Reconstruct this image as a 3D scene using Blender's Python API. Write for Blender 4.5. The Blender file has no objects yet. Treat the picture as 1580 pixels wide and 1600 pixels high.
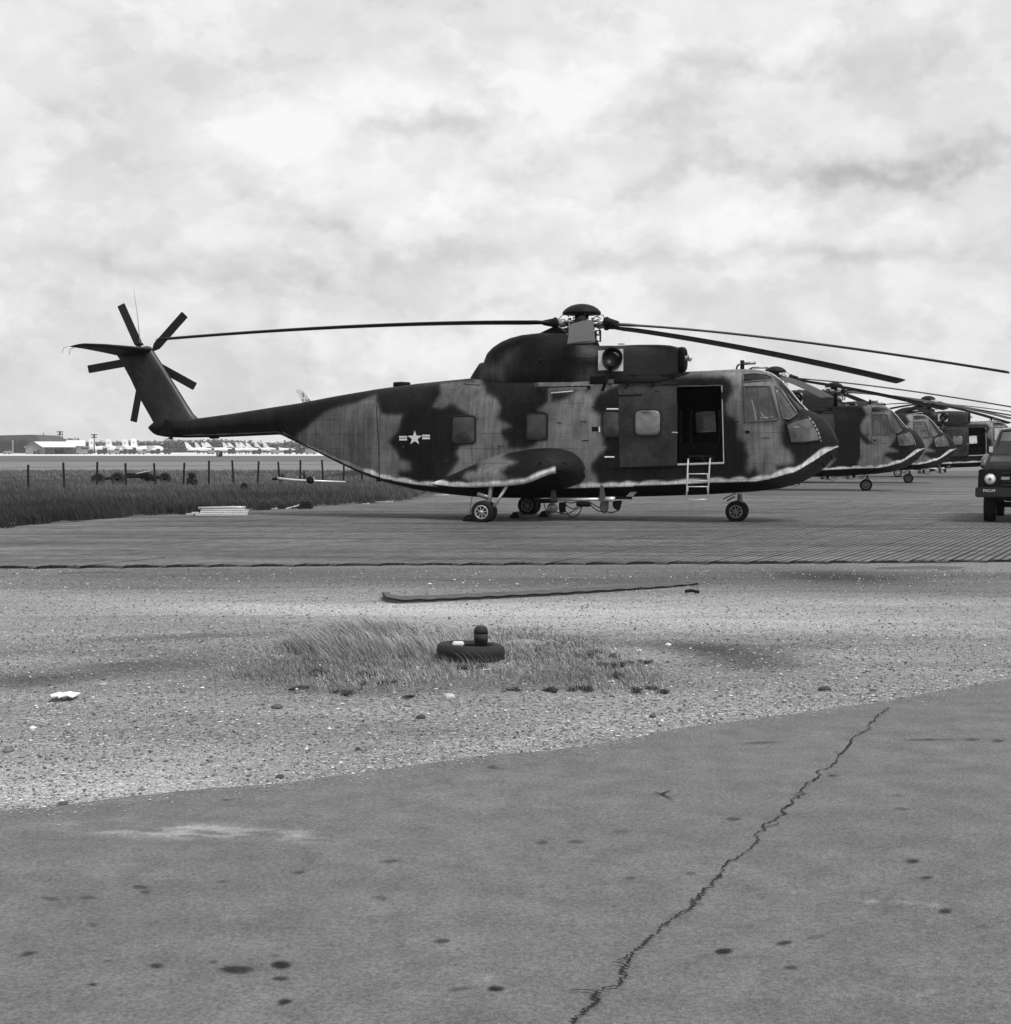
import bpy, bmesh, math, random
import numpy as np
from mathutils import Vector, Matrix

random.seed(7); rng = np.random.default_rng(7)
S = bpy.context.scene
COL = S.collection

# ------------------------------------------------------------------ camera
F = 2286.0                       # focal length in photo pixels (80 mm on 6x6)
HC = 1.57                        # eye height
TH = math.atan(96.0 / F)         # camera pitched slightly down
cam_d = bpy.data.cameras.new('camera'); cam = bpy.data.objects.new('camera', cam_d); COL.objects.link(cam)
cam_d.sensor_fit = 'VERTICAL'; cam_d.sensor_height = 56; cam_d.lens = 56 * F / 1600
cam_d.clip_start = 0.1; cam_d.clip_end = 9000
cam.location = (0, 0, HC); cam.rotation_euler = (math.pi / 2 - TH, 0, 0)
S.camera = cam

# ------------------------------------------------------------------ world and sun
SUN_EL, SUN_AZ = math.radians(56), math.radians(132)   # azimuth measured from +Y towards +X
w = bpy.data.worlds.new('World'); S.world = w; w.use_nodes = True
N, L = w.node_tree.nodes, w.node_tree.links
N.clear()
out = N.new('ShaderNodeOutputWorld'); bg = N.new('ShaderNodeBackground'); L.new(bg.outputs[0], out.inputs[0])
sky = N.new('ShaderNodeTexSky'); sky.sky_type = 'NISHITA'; sky.sun_disc = False
sky.sun_elevation = SUN_EL; sky.sun_rotation = SUN_AZ
sbw = N.new('ShaderNodeRGBToBW'); L.new(sky.outputs[0], sbw.inputs[0])
smul = N.new('ShaderNodeMath'); smul.operation = 'MULTIPLY'; L.new(sbw.outputs[0], smul.inputs[0]); smul.inputs[1].default_value = 0.10
tc = N.new('ShaderNodeTexCoord')
def wnoise(scale, sx, sy, sz, off, detail, rough, dist=0.0):
    mp = N.new('ShaderNodeMapping'); L.new(tc.outputs['Generated'], mp.inputs[0])
    mp.inputs['Scale'].default_value = (sx, sy, sz); mp.inputs['Location'].default_value = off
    n = N.new('ShaderNodeTexNoise'); L.new(mp.outputs[0], n.inputs['Vector'])
    n.inputs['Scale'].default_value = scale; n.inputs['Detail'].default_value = detail
    n.inputs['Roughness'].default_value = rough; n.inputs['Distortion'].default_value = dist
    return n.outputs['Fac']
def wmath(op, a, b=None, c=None):
    m = N.new('ShaderNodeMath'); m.operation = op
    for i, q in enumerate((a, b, c)):
        if q is None: continue
        if isinstance(q, (int, float)): m.inputs[i].default_value = q
        else: L.new(q, m.inputs[i])
    return m.outputs[0]
def wramp(x, a, b, lo, hi):
    m = N.new('ShaderNodeMapRange'); m.interpolation_type = 'SMOOTHSTEP'
    L.new(x, m.inputs[0]); m.inputs[1].default_value = a; m.inputs[2].default_value = b
    m.inputs[3].default_value = lo; m.inputs[4].default_value = hi
    return m.outputs[0]
sep = N.new('ShaderNodeSeparateXYZ'); L.new(tc.outputs['Generated'], sep.inputs[0])
yc = wmath('MAXIMUM', sep.outputs[1], 0.15)
wx = wmath('SUBTRACT', wnoise(7.5, 1, 1, 1.3, (7, 2, 1), 10, 0.58), 0.5); wz = wmath('SUBTRACT', wnoise(8.5, 1, 1, 1.3, (2, 9, 4), 10, 0.58), 0.5)
ca = wmath('ADD', wmath('DIVIDE', sep.outputs[0], yc), wmath('MULTIPLY', wx, 0.24)); cb = wmath('ADD', wmath('DIVIDE', sep.outputs[2], yc), wmath('MULTIPLY', wz, 0.15))
CLOUDS = [(880, 150, 120, 80, .13), (500, 235, 140, 70, .13), (650, 150, 80, 36, .08), (900, 320, 170, 50, .07), (1240, 340, 170, 36, .08), (850, 430, 200, 50, .06), (1350, 440, 150, 40, .05), (1200, 70, 200, 50, .06), (120, 350, 160, 50, .05), (700, 270, 110, 50, .07), (900, 540, 600, 50, .05), (60, 130, 120, 60, .05),
          (1300, 258, 520, 24, -.17), (1500, 250, 240, 34, -.05), (640, 230, 420, 110, .05), (1225, 120, 80, 20, -.12), (690, 195, 60, 22, -.14), (430, 445, 230, 30, -.14), (180, 425, 180, 28, -.08), (725, 312, 60, 18, -.10), (230, 170, 260, 70, -.08), (1060, 140, 60, 34, -.08), (560, 370, 280, 30, -.10), (1150, 405, 220, 18, -.10), (300, 600, 500, 50, -.06), (1420, 400, 180, 24, -.07), (860, 290, 50, 14, -.08), (800, 60, 300, 24, -.07), (1480, 120, 60, 60, -.03), (790, 460, 60, 16, -.06), (1050, 190, 260, 30, -.08)]
cl = wmath('ADD', 0.80, 0.0)
for (px_, py_, rx_, ry_, am_) in CLOUDS:
    da = wmath('MULTIPLY', wmath('SUBTRACT', ca, (px_ - 790) / F), F / rx_); db = wmath('MULTIPLY', wmath('SUBTRACT', cb, (704 - py_) / F), F / ry_)
    g_ = wmath('EXPONENT', wmath('MULTIPLY', wmath('ADD', wmath('MULTIPLY', da, da), wmath('MULTIPLY', db, db)), -0.8))
    cl = wmath('ADD', cl, wmath('MULTIPLY', g_, am_ * 1.15))
n1 = wnoise(6.0, 1, 1, 1.5, (1.3, 0.2, 3.1), 12, 0.58, 0.3); n2 = wnoise(19, 1, 1, 1.35, (4.3, 1.2, 0.1), 10, 0.62, 0.4)
puff = wmath('ABSOLUTE', wmath('SUBTRACT', wnoise(11, 1, 1, 1.4, (0, 3, 5), 10, 0.55, 0.2), 0.5))
edge = wramp(wnoise(7.5, 1, 1, 1.5, (3, 8, 2), 12, 0.55), 0.465, 0.535, -0.045, 0.045)
edge = wmath('ADD', edge, wramp(wnoise(16, 1, 1, 1.4, (5, 1, 7), 12, 0.55), 0.47, 0.53, -0.028, 0.028))
cl = wmath('ADD', cl, wmath('MULTIPLY', wmath('SUBTRACT', n1, 0.5), 0.25))
cl = wmath('ADD', cl, wmath('MULTIPLY', wmath('SUBTRACT', n2, 0.5), 0.24))
cl = wmath('ADD', wmath('ADD', cl, edge), wmath('MULTIPLY', puff, 0.42))
cl = wmath('MINIMUM', wmath('MAXIMUM', cl, 0.45), 1.0)
cl = wmath('ADD', wmath('MULTIPLY', cl, 0.93), wmath('MULTIPLY', smul.outputs[0], 0.07))
L.new(cl, bg.inputs['Color']); bg.inputs['Strength'].default_value = 1.0
sun_d = bpy.data.lights.new('sun', 'SUN'); sun = bpy.data.objects.new('sun', sun_d); COL.objects.link(sun)
sun_d.energy = 2.9; sun_d.angle = math.radians(22); sun_d.color = (1, 0.995, 0.985)
sv = Vector((math.sin(SUN_AZ) * math.cos(SUN_EL), math.cos(SUN_AZ) * math.cos(SUN_EL), math.sin(SUN_EL)))
sun.rotation_euler = sv.to_track_quat('Z', 'Y').to_euler()
S.view_settings.view_transform = 'Standard'; S.view_settings.look = 'None'
S.view_settings.exposure = 0.0; S.view_settings.gamma = 1.0; S.view_settings.use_curve_mapping = False

# ------------------------------------------------------------------ pixel -> place helpers
cT, sT = math.cos(TH), math.sin(TH)
def ray(px, py):
    kx = (px - 790.0) / F; ky = (py - 800.0) / F
    d = np.array([kx, cT - ky * sT, -sT - ky * cT]); return d / d[1]
def at(px, py, Y):
    d = ray(px, py); return Vector((d[0] * Y, Y, HC + d[2] * Y))
def gnd(px, py, z=0.0):
    d = ray(px, py); t = (z - HC) / d[2]; return Vector((d[0] * t, t, z))

# ------------------------------------------------------------------ materials (all neutral greys)
MATS = {}
def mat(name, v, rough=0.6, metal=0.0, nscale=0, namt=0.0, bump=0.0, bscale=60, attr=None, nscale2=0, namt2=0.0, spec=None, streak=None):
    if spec is None: spec = 0.12 if v < 0.05 else 0.35
    if name in MATS: return MATS[name]
    m = bpy.data.materials.new(name); m.use_nodes = True; MATS[name] = m
    n, l = m.node_tree.nodes, m.node_tree.links
    b = n['Principled BSDF']; b.inputs['Roughness'].default_value = rough; b.inputs['Metallic'].default_value = metal
    b.inputs['Specular IOR Level'].default_value = spec
    if nscale or attr or bump:
        t = n.new('ShaderNodeTexCoord')
    cur = None
    if attr:
        a = n.new('ShaderNodeAttribute'); a.attribute_name = attr; cur = a.outputs['Fac']
    def mul(cur, fac, amt):
        mr = n.new('ShaderNodeMapRange'); l.new(fac, mr.inputs[0])
        mr.inputs[1].default_value = 0.3; mr.inputs[2].default_value = 0.7
        mr.inputs[3].default_value = 1 - amt; mr.inputs[4].default_value = 1 + amt
        mm = n.new('ShaderNodeMath'); mm.operation = 'MULTIPLY'; l.new(mr.outputs[0], mm.inputs[0])
        if cur is None: mm.inputs[1].default_value = v
        else: l.new(cur, mm.inputs[1])
        return mm.outputs[0]
    for sc, am in ((nscale, namt), (nscale2, namt2)):
        if sc:
            nz = n.new('ShaderNodeTexNoise'); nz.inputs['Scale'].default_value = sc; nz.inputs['Detail'].default_value = 6
            nz.inputs['Roughness'].default_value = 0.6
            l.new(t.outputs['Object'], nz.inputs['Vector']); cur = mul(cur, nz.outputs['Fac'], am)
    if streak:
        gm_ = n.new('ShaderNodeNewGeometry'); mp = n.new('ShaderNodeMapping'); l.new(gm_.outputs['Position'], mp.inputs[0])
        mp.inputs['Rotation'].default_value = (0, 0, streak[0]); mp.inputs['Scale'].default_value = (streak[1], streak[2], 1)
        nz = n.new('ShaderNodeTexNoise'); nz.inputs['Scale'].default_value = 1.0; nz.inputs['Detail'].default_value = 7; nz.inputs['Roughness'].default_value = .6
        l.new(mp.outputs[0], nz.inputs['Vector']); cur = mul(cur, nz.outputs['Fac'], streak[3])
        gm2_ = n.new('ShaderNodeTexNoise'); gm2_.inputs['Scale'].default_value = 3.0; gm2_.inputs['Detail'].default_value = 8; gm2_.inputs['Roughness'].default_value = .7
        l.new(gm_.outputs['Position'], gm2_.inputs['Vector']); cur = mul(cur, gm2_.outputs['Fac'], .35)
    if cur is None: b.inputs['Base Color'].default_value = (v, v, v, 1)
    else: l.new(cur, b.inputs['Base Color'])
    if bump:
        nz = n.new('ShaderNodeTexNoise'); nz.inputs['Scale'].default_value = bscale; nz.inputs['Detail'].default_value = 4
        l.new(t.outputs['Object'], nz.inputs['Vector'])
        bp = n.new('ShaderNodeBump'); bp.inputs['Strength'].default_value = bump; bp.inputs['Distance'].default_value = 0.02
        l.new(nz.outputs['Fac'], bp.inputs['Height']); l.new(bp.outputs[0], b.inputs['Normal'])
    return m
black = mat('black_paint', 0.007, 0.6, nscale=3, namt=0.3)
darkmetal = mat('dark_metal', 0.018, 0.5, 0.3, nscale=6, namt=0.3)
greymetal = mat('grey_metal', 0.22, 0.4, 0.6, nscale=8, namt=0.3)
bright = mat('bright_metal', 0.62, 0.35, 0.4, nscale=10, namt=0.15)
white = mat('white_paint', 0.78, 0.5, nscale=9, namt=0.12)
rubber = mat('tyre_rubber', 0.009, 0.8, nscale=12, namt=0.3, spec=0.3)
camolight = mat('camo_tan', 0.11, 0.6, nscale=2.5, namt=0.25)
camodark = mat('camo_green', 0.012, 0.6, nscale=2.0, namt=0.35, nscale2=14, namt2=0.15)
bladem = mat('blade_paint', 0.010, 0.5, nscale=4, namt=0.2, spec=.3)
interior = mat('interior_lining', 0.008, 0.8)

def paint_mat():
    m = bpy.data.materials.new('camouflage_paint'); m.use_nodes = True
    n, l = m.node_tree.nodes, m.node_tree.links
    b = n['Principled BSDF']; b.inputs['Roughness'].default_value = 0.62; b.inputs['Specular IOR Level'].default_value = 0.10
    t = n.new('ShaderNodeTexCoord')
    a = n.new('ShaderNodeAttribute'); a.attribute_name = 'paint'
    def M(op, x, y=None):
        q = n.new('ShaderNodeMath'); q.operation = op
        for i, z in enumerate((x, y)):
            if z is None: continue
            if isinstance(z, (int, float)): q.inputs[i].default_value = z
            else: l.new(z, q.inputs[i])
        return q.outputs[0]
    def MR(x, a0, b0, lo, hi):
        q = n.new('ShaderNodeMapRange'); l.new(x, q.inputs[0])
        for i, z in enumerate((a0, b0, lo, hi)): q.inputs[i + 1].default_value = z
        return q.outputs[0]
    def NZ(scale, vec, det=6):
        q = n.new('ShaderNodeTexNoise'); q.inputs['Scale'].default_value = scale; q.inputs['Detail'].default_value = det
        q.inputs['Roughness'].default_value = 0.62; l.new(vec, q.inputs['Vector']); return q.outputs['Fac']
    obj = t.outputs['Object']
    sx = n.new('ShaderNodeSeparateXYZ'); l.new(obj, sx.inputs[0])
    st = n.new('ShaderNodeMapping'); l.new(obj, st.inputs[0]); st.inputs['Scale'].default_value = (6, 6, 0.5)
    col = M('MULTIPLY', a.outputs['Fac'], MR(NZ(1.6, obj), 0.3, 0.7, 0.62, 1.38))
    col = M('MULTIPLY', col, MR(NZ(2.2, st.outputs[0]), 0.3, 0.7, 0.68, 1.32))
    col = M('MULTIPLY', col, MR(NZ(38, obj, 3), 0.3, 0.7, 0.88, 1.12))
    # skin panel seams every 0.42 m along and 0.32 m up, faint
    def seam(coord, pitch, wid):
        fr = M('FRACT', M('DIVIDE', coord, pitch)); d = M('ABSOLUTE', M('SUBTRACT', fr, 0.5))
        return MR(d, 0.0, wid / pitch, 1.0, 0.0)
    s1 = seam(M('ADD', sx.outputs[0], 20.1), 0.46, 0.012); s2 = seam(M('ADD', sx.outputs[2], 20.0), 0.33, 0.011)
    sm = M('MAXIMUM', s1, s2)
    brk = MR(NZ(1.1, obj, 2), 0.42, 0.58, 0.1, 1.0)
    sm = M('MULTIPLY', sm, brk)
    col = M('MULTIPLY', col, M('SUBTRACT', 1.0, M('MULTIPLY', sm, 0.5)))
    chips = MR(NZ(22, obj, 2), 0.71, 0.75, 0.0, 0.6)
    mx = M('ADD', col, M('MULTIPLY', chips, 0.22))
    l.new(mx, b.inputs['Base Color'])
    # oil-canned skin: each bay dished slightly
    def bay(coord, pitch):
        fr = M('FRACT', M('DIVIDE', coord, pitch)); return M('ABSOLUTE', M('SUBTRACT', fr, 0.5))
    q = M('ADD', M('MULTIPLY', bay(M('ADD', sx.outputs[0], 20.1), 0.46), 1.0), bay(M('ADD', sx.outputs[2], 20.0), 0.33))
    hgt = M('ADD', M('MULTIPLY', q, -0.5), M('MULTIPLY', NZ(2.5, obj, 3), 1.0))
    hgt = M('SUBTRACT', hgt, M('MULTIPLY', sm, 0.35))
    bp = n.new('ShaderNodeBump'); bp.inputs['Strength'].default_value = 0.55; bp.inputs['Distance'].default_value = 0.02
    l.new(hgt, bp.inputs['Height']); l.new(bp.outputs[0], b.inputs['Normal'])
    return m
paint = paint_mat()

def glass_mat(name, trans, dust_refl, dust_refl_v):
    m = bpy.data.materials.new(name); m.use_nodes = True
    n, l = m.node_tree.nodes, m.node_tree.links; n.clear()
    o = n.new('ShaderNodeOutputMaterial')
    g = n.new('ShaderNodeBsdfGlossy'); g.inputs['Roughness'].default_value = 0.06; g.inputs['Color'].default_value = (0.8, 0.8, 0.8, 1)
    tr = n.new('ShaderNodeBsdfTransparent'); tr.inputs['Color'].default_value = (trans, trans, trans, 1)
    fr = n.new('ShaderNodeFresnel'); fr.inputs['IOR'].default_value = 1.5
    m1 = n.new('ShaderNodeMixShader'); l.new(fr.outputs[0], m1.inputs[0]); l.new(tr.outputs[0], m1.inputs[1]); l.new(g.outputs[0], m1.inputs[2])
    df = n.new('ShaderNodeBsdfDiffuse'); df.inputs['Color'].default_value = (dust_refl_v, dust_refl_v, dust_refl_v, 1)  # mottled grey coat paints in reflections as well as dust
    t = n.new('ShaderNodeTexCoord'); nz = n.new('ShaderNodeTexNoise'); nz.inputs['Scale'].default_value = 2.2; nz.inputs['Detail'].default_value = 5
    nz.inputs['Distortion'].default_value = 0.6
    l.new(t.outputs['Object'], nz.inputs['Vector'])
    mr = n.new('ShaderNodeMapRange'); l.new(nz.outputs['Fac'], mr.inputs[0]); mr.inputs[1].default_value = 0.3; mr.inputs[2].default_value = 0.7
    mr.inputs[3].default_value = dust_refl * 0.4; mr.inputs[4].default_value = min(1, dust_refl * 1.6)
    m2 = n.new('ShaderNodeMixShader'); l.new(mr.outputs[0], m2.inputs[0]); l.new(m1.outputs[0], m2.inputs[1]); l.new(df.outputs[0], m2.inputs[2])
    l.new(m2.outputs[0], o.inputs[0]); return m
glass = glass_mat('cockpit_glazing', 0.8, 0.20, 0.42)
darkglass = glass_mat('roof_glazing', 0.35, 0.06, 0.2)
farglass = glass_mat('far_window_glazing', 0.9, 0.35, 0.45)
cabinglass = glass_mat('cabin_window_glazing', 0.05, 0.34, 0.14)
doorglass = glass_mat('hazy_window_glazing', 0.55, 0.55, 0.34)

# ------------------------------------------------------------------ mesh helpers
def tag(o, label=None, cat=None, group=None, kind=None):
    if label: o['label'] = label
    if cat: o['category'] = cat
    if group: o['group'] = group
    if kind: o['kind'] = kind
    return o
def empty(name, loc=(0, 0, 0), rz=0.0):
    o = bpy.data.objects.new(name, None); COL.objects.link(o); o.location = loc; o.rotation_euler = (0, 0, rz)
    o.empty_display_size = 0.3
    return o
def link_mesh(name, me, m, parent=None):
    o = bpy.data.objects.new(name, me); COL.objects.link(o)
    if m is not None: me.materials.append(m)
    if parent is not None: o.parent = parent
    return o
class MB:
    def __init__(s): s.v = []; s.f = []; s.sm = []
    def add(s, vs, fs, smooth=False):
        k = len(s.v); s.v += [tuple(p) for p in vs]; s.f += [tuple(k + i for i in q) for q in fs]; s.sm += [smooth] * len(fs); return s
    def box(s, c, d, rot=None):
        hx, hy, hz = d[0] / 2, d[1] / 2, d[2] / 2
        vs = [Vector((x, y, z)) for x in (-hx, hx) for y in (-hy, hy) for z in (-hz, hz)]
        if rot is not None: vs = [rot @ q for q in vs]
        c = Vector(c); vs = [q + c for q in vs]
        return s.add(vs, [(0, 1, 3, 2), (4, 6, 7, 5), (0, 4, 5, 1), (2, 3, 7, 6), (0, 2, 6, 4), (1, 5, 7, 3)])
    def tube(s, pts, r, n=8, closed=False, cap=True):
        pts = [Vector(p) for p in pts]; m = len(pts)
        rr = r if isinstance(r, (list, tuple)) else [r] * m
        rings = []; up = None
        for i, p in enumerate(pts):
            if closed: t = (pts[(i + 1) % m] - pts[i - 1])
            else: t = pts[min(i + 1, m - 1)] - pts[max(i - 1, 0)]
            t.normalize()
            if up is None:
                up = Vector((0, 0, 1)) if abs(t.z) < 0.9 else Vector((1, 0, 0))
            a = up - t * up.dot(t)
            if a.length < 1e-5: a = t.orthogonal()
            a.normalize(); up = a; b = t.cross(a)
            rings.append([p + a * (rr[i] * math.cos(2 * math.pi * j / n)) + b * (rr[i] * math.sin(2 * math.pi * j / n)) for j in range(n)])
        vs = [q for g in rings for q in g]; fs = []
        for i in range(m if closed else m - 1):
            i2 = (i + 1) % m
            for j in range(n):
                j2 = (j + 1) % n; fs.append((i * n + j, i * n + j2, i2 * n + j2, i2 * n + j))
        if cap and not closed:
            fs.append(tuple(range(n - 1, -1, -1))); fs.append(tuple((m - 1) * n + j for j in range(n)))
        return s.add(vs, fs, n > 6)
    def lathe(s, prof, c, axis='z', n=28, smooth=True, R=None):
        """prof: list of (radius, height along the axis)"""
        vs = []; c = Vector(c)
        for (r, h) in prof:
            for j in range(n):
                a = 2 * math.pi * j / n; x, y = r * math.cos(a), r * math.sin(a)
                p = {'z': Vector((x, y, h)), 'y': Vector((x, h, y)), 'x': Vector((h, x, y))}[axis]
                if R is not None: p = R @ p
                vs.append(p + c)
        fs = []
        for i in range(len(prof) - 1):
            for j in range(n):
                j2 = (j + 1) % n; fs.append((i * n + j, i * n + j2, (i + 1) * n + j2, (i + 1) * n + j))
        if prof[0][0] > 1e-4: fs.append(tuple(range(n - 1, -1, -1)))
        if prof[-1][0] > 1e-4: fs.append(tuple((len(prof) - 1) * n + j for j in range(n)))
        return s.add(vs, fs, smooth)
    def prism(s, poly, ext):
        """poly: 3-D points of a planar outline; ext: extrusion vector"""
        n = len(poly); e = Vector(ext); vs = [Vector(p) for p in poly] + [Vector(p) + e for p in poly]
        fs = [tuple(range(n - 1, -1, -1)), tuple(range(n, 2 * n))] + [(i, (i + 1) % n, n + (i + 1) % n, n + i) for i in range(n)]
        return s.add(vs, fs)
    def build(s, name, m, parent=None, bevel=0, fix=True):
        me = bpy.data.meshes.new(name); me.from_pydata(s.v, [], s.f)
        me.polygons.foreach_set('use_smooth', s.sm)
        if fix or bevel:
            b = bmesh.new(); b.from_mesh(me)
            bmesh.ops.remove_doubles(b, verts=b.verts, dist=1e-5)
            bmesh.ops.recalc_face_normals(b, faces=b.faces)
            if bevel:
                es = [e for e in b.edges if len(e.link_faces) == 2 and e.calc_face_angle(0) > 0.5]
                bmesh.ops.bevel(b, geom=es, offset=bevel, segments=2, affect='EDGES', clamp_overlap=True)
            b.to_mesh(me); b.free()
        me.update()
        return link_mesh(name, me, m, parent)
def np_mesh(name, V, Fq, m, parent=None, smooth=False, attr=None):
    V = np.asarray(V, dtype=np.float32); Fq = np.asarray(Fq, dtype=np.int32); k = Fq.shape[1]
    me = bpy.data.meshes.new(name); me.vertices.add(len(V)); me.vertices.foreach_set('co', V.ravel())
    me.loops.add(Fq.size); me.loops.foreach_set('vertex_index', Fq.ravel())
    me.polygons.add(len(Fq)); me.polygons.foreach_set('loop_start', np.arange(0, Fq.size, k, dtype=np.int32))
    me.polygons.foreach_set('use_smooth', np.full(len(Fq), smooth))
    if attr is not None:
        for an, av in attr.items():
            a = me.attributes.new(an, 'FLOAT', 'POINT'); a.data.foreach_set('value', np.asarray(av, dtype=np.float32))
    me.update(calc_edges=True); me.validate()
    return link_mesh(name, me, m, parent)
def sdf_poly(P, poly):
    """signed distance (negative inside), P (n,2)"""
    poly = np.asarray(poly, float); d = np.full(len(P), 1e9); inside = np.zeros(len(P), bool)
    for i in range(len(poly)):
        a = poly[i]; b = poly[(i + 1) % len(poly)]; e = b - a; wv = P - a
        t = np.clip((wv @ e) / (e @ e + 1e-12), 0, 1); q = wv - t[:, None] * e
        d = np.minimum(d, np.hypot(q[:, 0], q[:, 1]))
        c = ((a[1] > P[:, 1]) != (b[1] > P[:, 1]))
        with np.errstate(divide='ignore', invalid='ignore'):
            xi = (b[0] - a[0]) * (P[:, 1] - a[1]) / (b[1] - a[1] + 1e-12) + a[0]
        inside ^= c & (P[:, 0] < xi)
    return np.where(inside, -d, d)
def waves(x, y, seed, k=6):
    r = np.random.default_rng(seed); o = 0
    for i in range(12):
        a = r.uniform(0, 2 * math.pi); fq = k * 1.35 ** (i % 6) * r.uniform(0.7, 1.3)
        o = o + np.sin(fq * (x * math.cos(a) + y * math.sin(a)) + r.uniform(0, 6.3)) / (1 + (i % 6))
    return o / 5.0

# ================================================================== SETTING: ground
def fan_sheet(name, kf, Y0, Y1, nY, nS, smax, m, z=0.0, off=1.0):
    pass

# --- far ground to the horizon
ground_m = mat('far_field_grass', 0.10, 0.95, nscale=0.02, namt=0.25, nscale2=0.6, namt2=0.25)
g = MB(); g.add([(-2550, -60, -0.02), (2550, -60, -0.02), (2550, 1880, -0.02), (-2550, 1880, -0.02)], [(0, 1, 2, 3)])
tag(g.build('ground', ground_m), kind='structure')
# apron of compacted dirt beneath and beyond the planks
apron_m = mat('apron_dusty', 0.082, 0.8, streak=(0.05, .22, 1.5, .5), nscale2=5, namt2=0.2, bump=0.3, bscale=20)
APR = [gnd(-400, 829), gnd(0, 826), gnd(150, 812), gnd(300, 803), gnd(480, 795), gnd(640, 781), gnd(690, 770), gnd(800, 752)]
a = MB()
base = [Vector((-14, 18.5, 0)), Vector((60, 18.5, 0)), Vector((75, 190, 0)), Vector((10, 190, 0))] + [Vector((p.x, p.y, 0)) for p in reversed(APR)]
a.add([(p.x, p.y, -0.012) for p in base], [tuple(range(len(base)))])
tag(a.build('apron', apron_m), kind='structure')

# --- gravel strip with undulations and stains
def ellipses(px, py, lst, pw=1.3):
    o = np.zeros_like(px)
    for (cx, cy, rx, ry, am, an) in lst:
        a_ = math.radians(an); dx, dy = px - cx, py - cy
        xr = (dx * math.cos(a_) + dy * math.sin(a_)) / rx; yr = (-dx * math.sin(a_) + dy * math.cos(a_)) / ry
        o += am * np.exp(-(xr ** 2 + yr ** 2) ** pw)
    return o
def to_px(X, Y, Z=0.0):
    dy = Y; kz = (Z - HC) / Y; kx = X / Y
    den = cT - kz * sT
    return 790 + F * kx / den, 800 - F * (sT + kz * cT) / den
def gravel_h(X, Y):
    return 0.022 * waves(X, Y, 3, 1.1) + 0.010 * waves(X, Y, 5, 5.0) + 0.05 * np.exp(-((X + 0.9) / 2.6) ** 2 - ((Y - 11.6) / 1.6) ** 2) - 0.005
xs = np.linspace(-14, 16, 620); ys = np.concatenate([np.linspace(6.0, 14.0, 330), np.linspace(14.05, 21.2, 150)])
XX, YY = np.meshgrid(xs, ys); X1, Y1 = XX.ravel(), YY.ravel()
PX, PY = to_px(X1, Y1)
tone = 0.245 * np.ones_like(X1)
st = ellipses(PX, PY, [(1150, 1027, 110, 20, -0.50, 6), (1010, 1013, 130, 8, -0.25, 2), (300, 1000, 170, 7, -0.35, -2), (150, 1052, 170, 14, -0.35, -5), (20, 1065, 90, 12, -0.25, 0),
                       (700, 955, 420, 22, 0.32, 1), (1180, 965, 420, 34, 0.30, 0), (560, 950, 500, 14, .15, 0), (150, 955, 260, 28, 0.10, 0),
                       (790, 898, 900, 22, -0.33, 0), (1400, 915, 330, 22, -0.22, 0), (250, 905, 260, 18, -0.12, 0), (840, 918, 280, 14, -0.12, -3),
                       (560, 1110, 160, 8, 0.14, 0), (60, 1230, 260, 60, 0.26, 0), (840, 1150, 200, 26, 0.28, -8), (300, 1200, 200, 30, .15, -8), (1300, 900, 110, 10, -0.2, 3),
                       (520, 1060, 300, 30, -0.28, 3), (900, 1060, 160, 22, -0.20, 0), (1250, 1010, 90, 8, -0.2, 0)])
tone = tone * np.clip(1 + 1.3 * st, .2, 2) * (1 + 0.26 * waves(X1 * 0.7, Y1 * 2.2, 11, 1.6) + 0.16 * waves(X1, Y1 * 1.6, 12, 6) + .12 * waves(X1, Y1, 13, 20))
gravel_m = mat('gravel_dirt', 0.2, 0.95, attr='tone', nscale=24, namt=0.42, nscale2=80, namt2=0.85, bump=1.0, bscale=75, spec=0.1)
nx, ny = len(xs), len(ys)
idx = np.arange(nx * ny).reshape(ny, nx)
quads = np.stack([idx[:-1, :-1], idx[:-1, 1:], idx[1:, 1:], idx[1:, :-1]], -1).reshape(-1, 4)
o = np_mesh('gravel_ground', np.stack([X1, Y1, gravel_h(X1, Y1) * np.clip((21.0 - Y1) / 1.5, 0, 1)], 1), quads, gravel_m, smooth=True, attr={'tone': tone})
tag(o, kind='structure')

# --- asphalt in the foreground (raised sheet with a broken edge)
EDGE = [(-600, 1330), (-300, 1306), (0, 1279), (120, 1266), (220, 1253), (330, 1243), (420, 1237), (520, 1224), (640, 1207), (760, 1191), (860, 1181), (960, 1167), (1060, 1147), (1180, 1132), (1290, 1117), (1390, 1104), (1480, 1084), (1580, 1068), (1800, 1036), (2100, 1000)]
EG = [gnd(px, py) for px, py in EDGE]; EX = np.array([p.x for p in EG]); EY = np.array([p.y for p in EG])
def edge_y(x):
    base = np.interp(x, EX, EY)
    return base + 0.05 * waves(x, 0 * x, 21, 3.0) + 0.022 * waves(x, 0 * x, 22, 16)
asph_m = mat('worn_asphalt', 0.17, 0.85, attr='tone', nscale=5, namt=0.17, nscale2=75, namt2=0.36, bump=0.7, bscale=120, spec=0.12)
ss = np.linspace(-1, 1, 640); ss = 0.62 * (0.45 * ss + 0.55 * ss ** 3) / 1.0 * 1.25
tt = np.linspace(0, 1, 420)
SX = []; SY = []
Xf, Yf = [], []
for t in tt:
    yb = 3.1 + 6.2 * 0  # start row
    x = ss * (3.6 + (t ** 1.0) * 11)
    ye = edge_y(x)
    y = 3.2 + (ye - 3.2) * (t ** 1.25)
    Xf.append(x); Yf.append(y)
Xf = np.array(Xf); Yf = np.array(Yf); X1, Y1 = Xf.ravel(), Yf.ravel(); PX, PY = to_px(X1, Y1)
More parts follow.
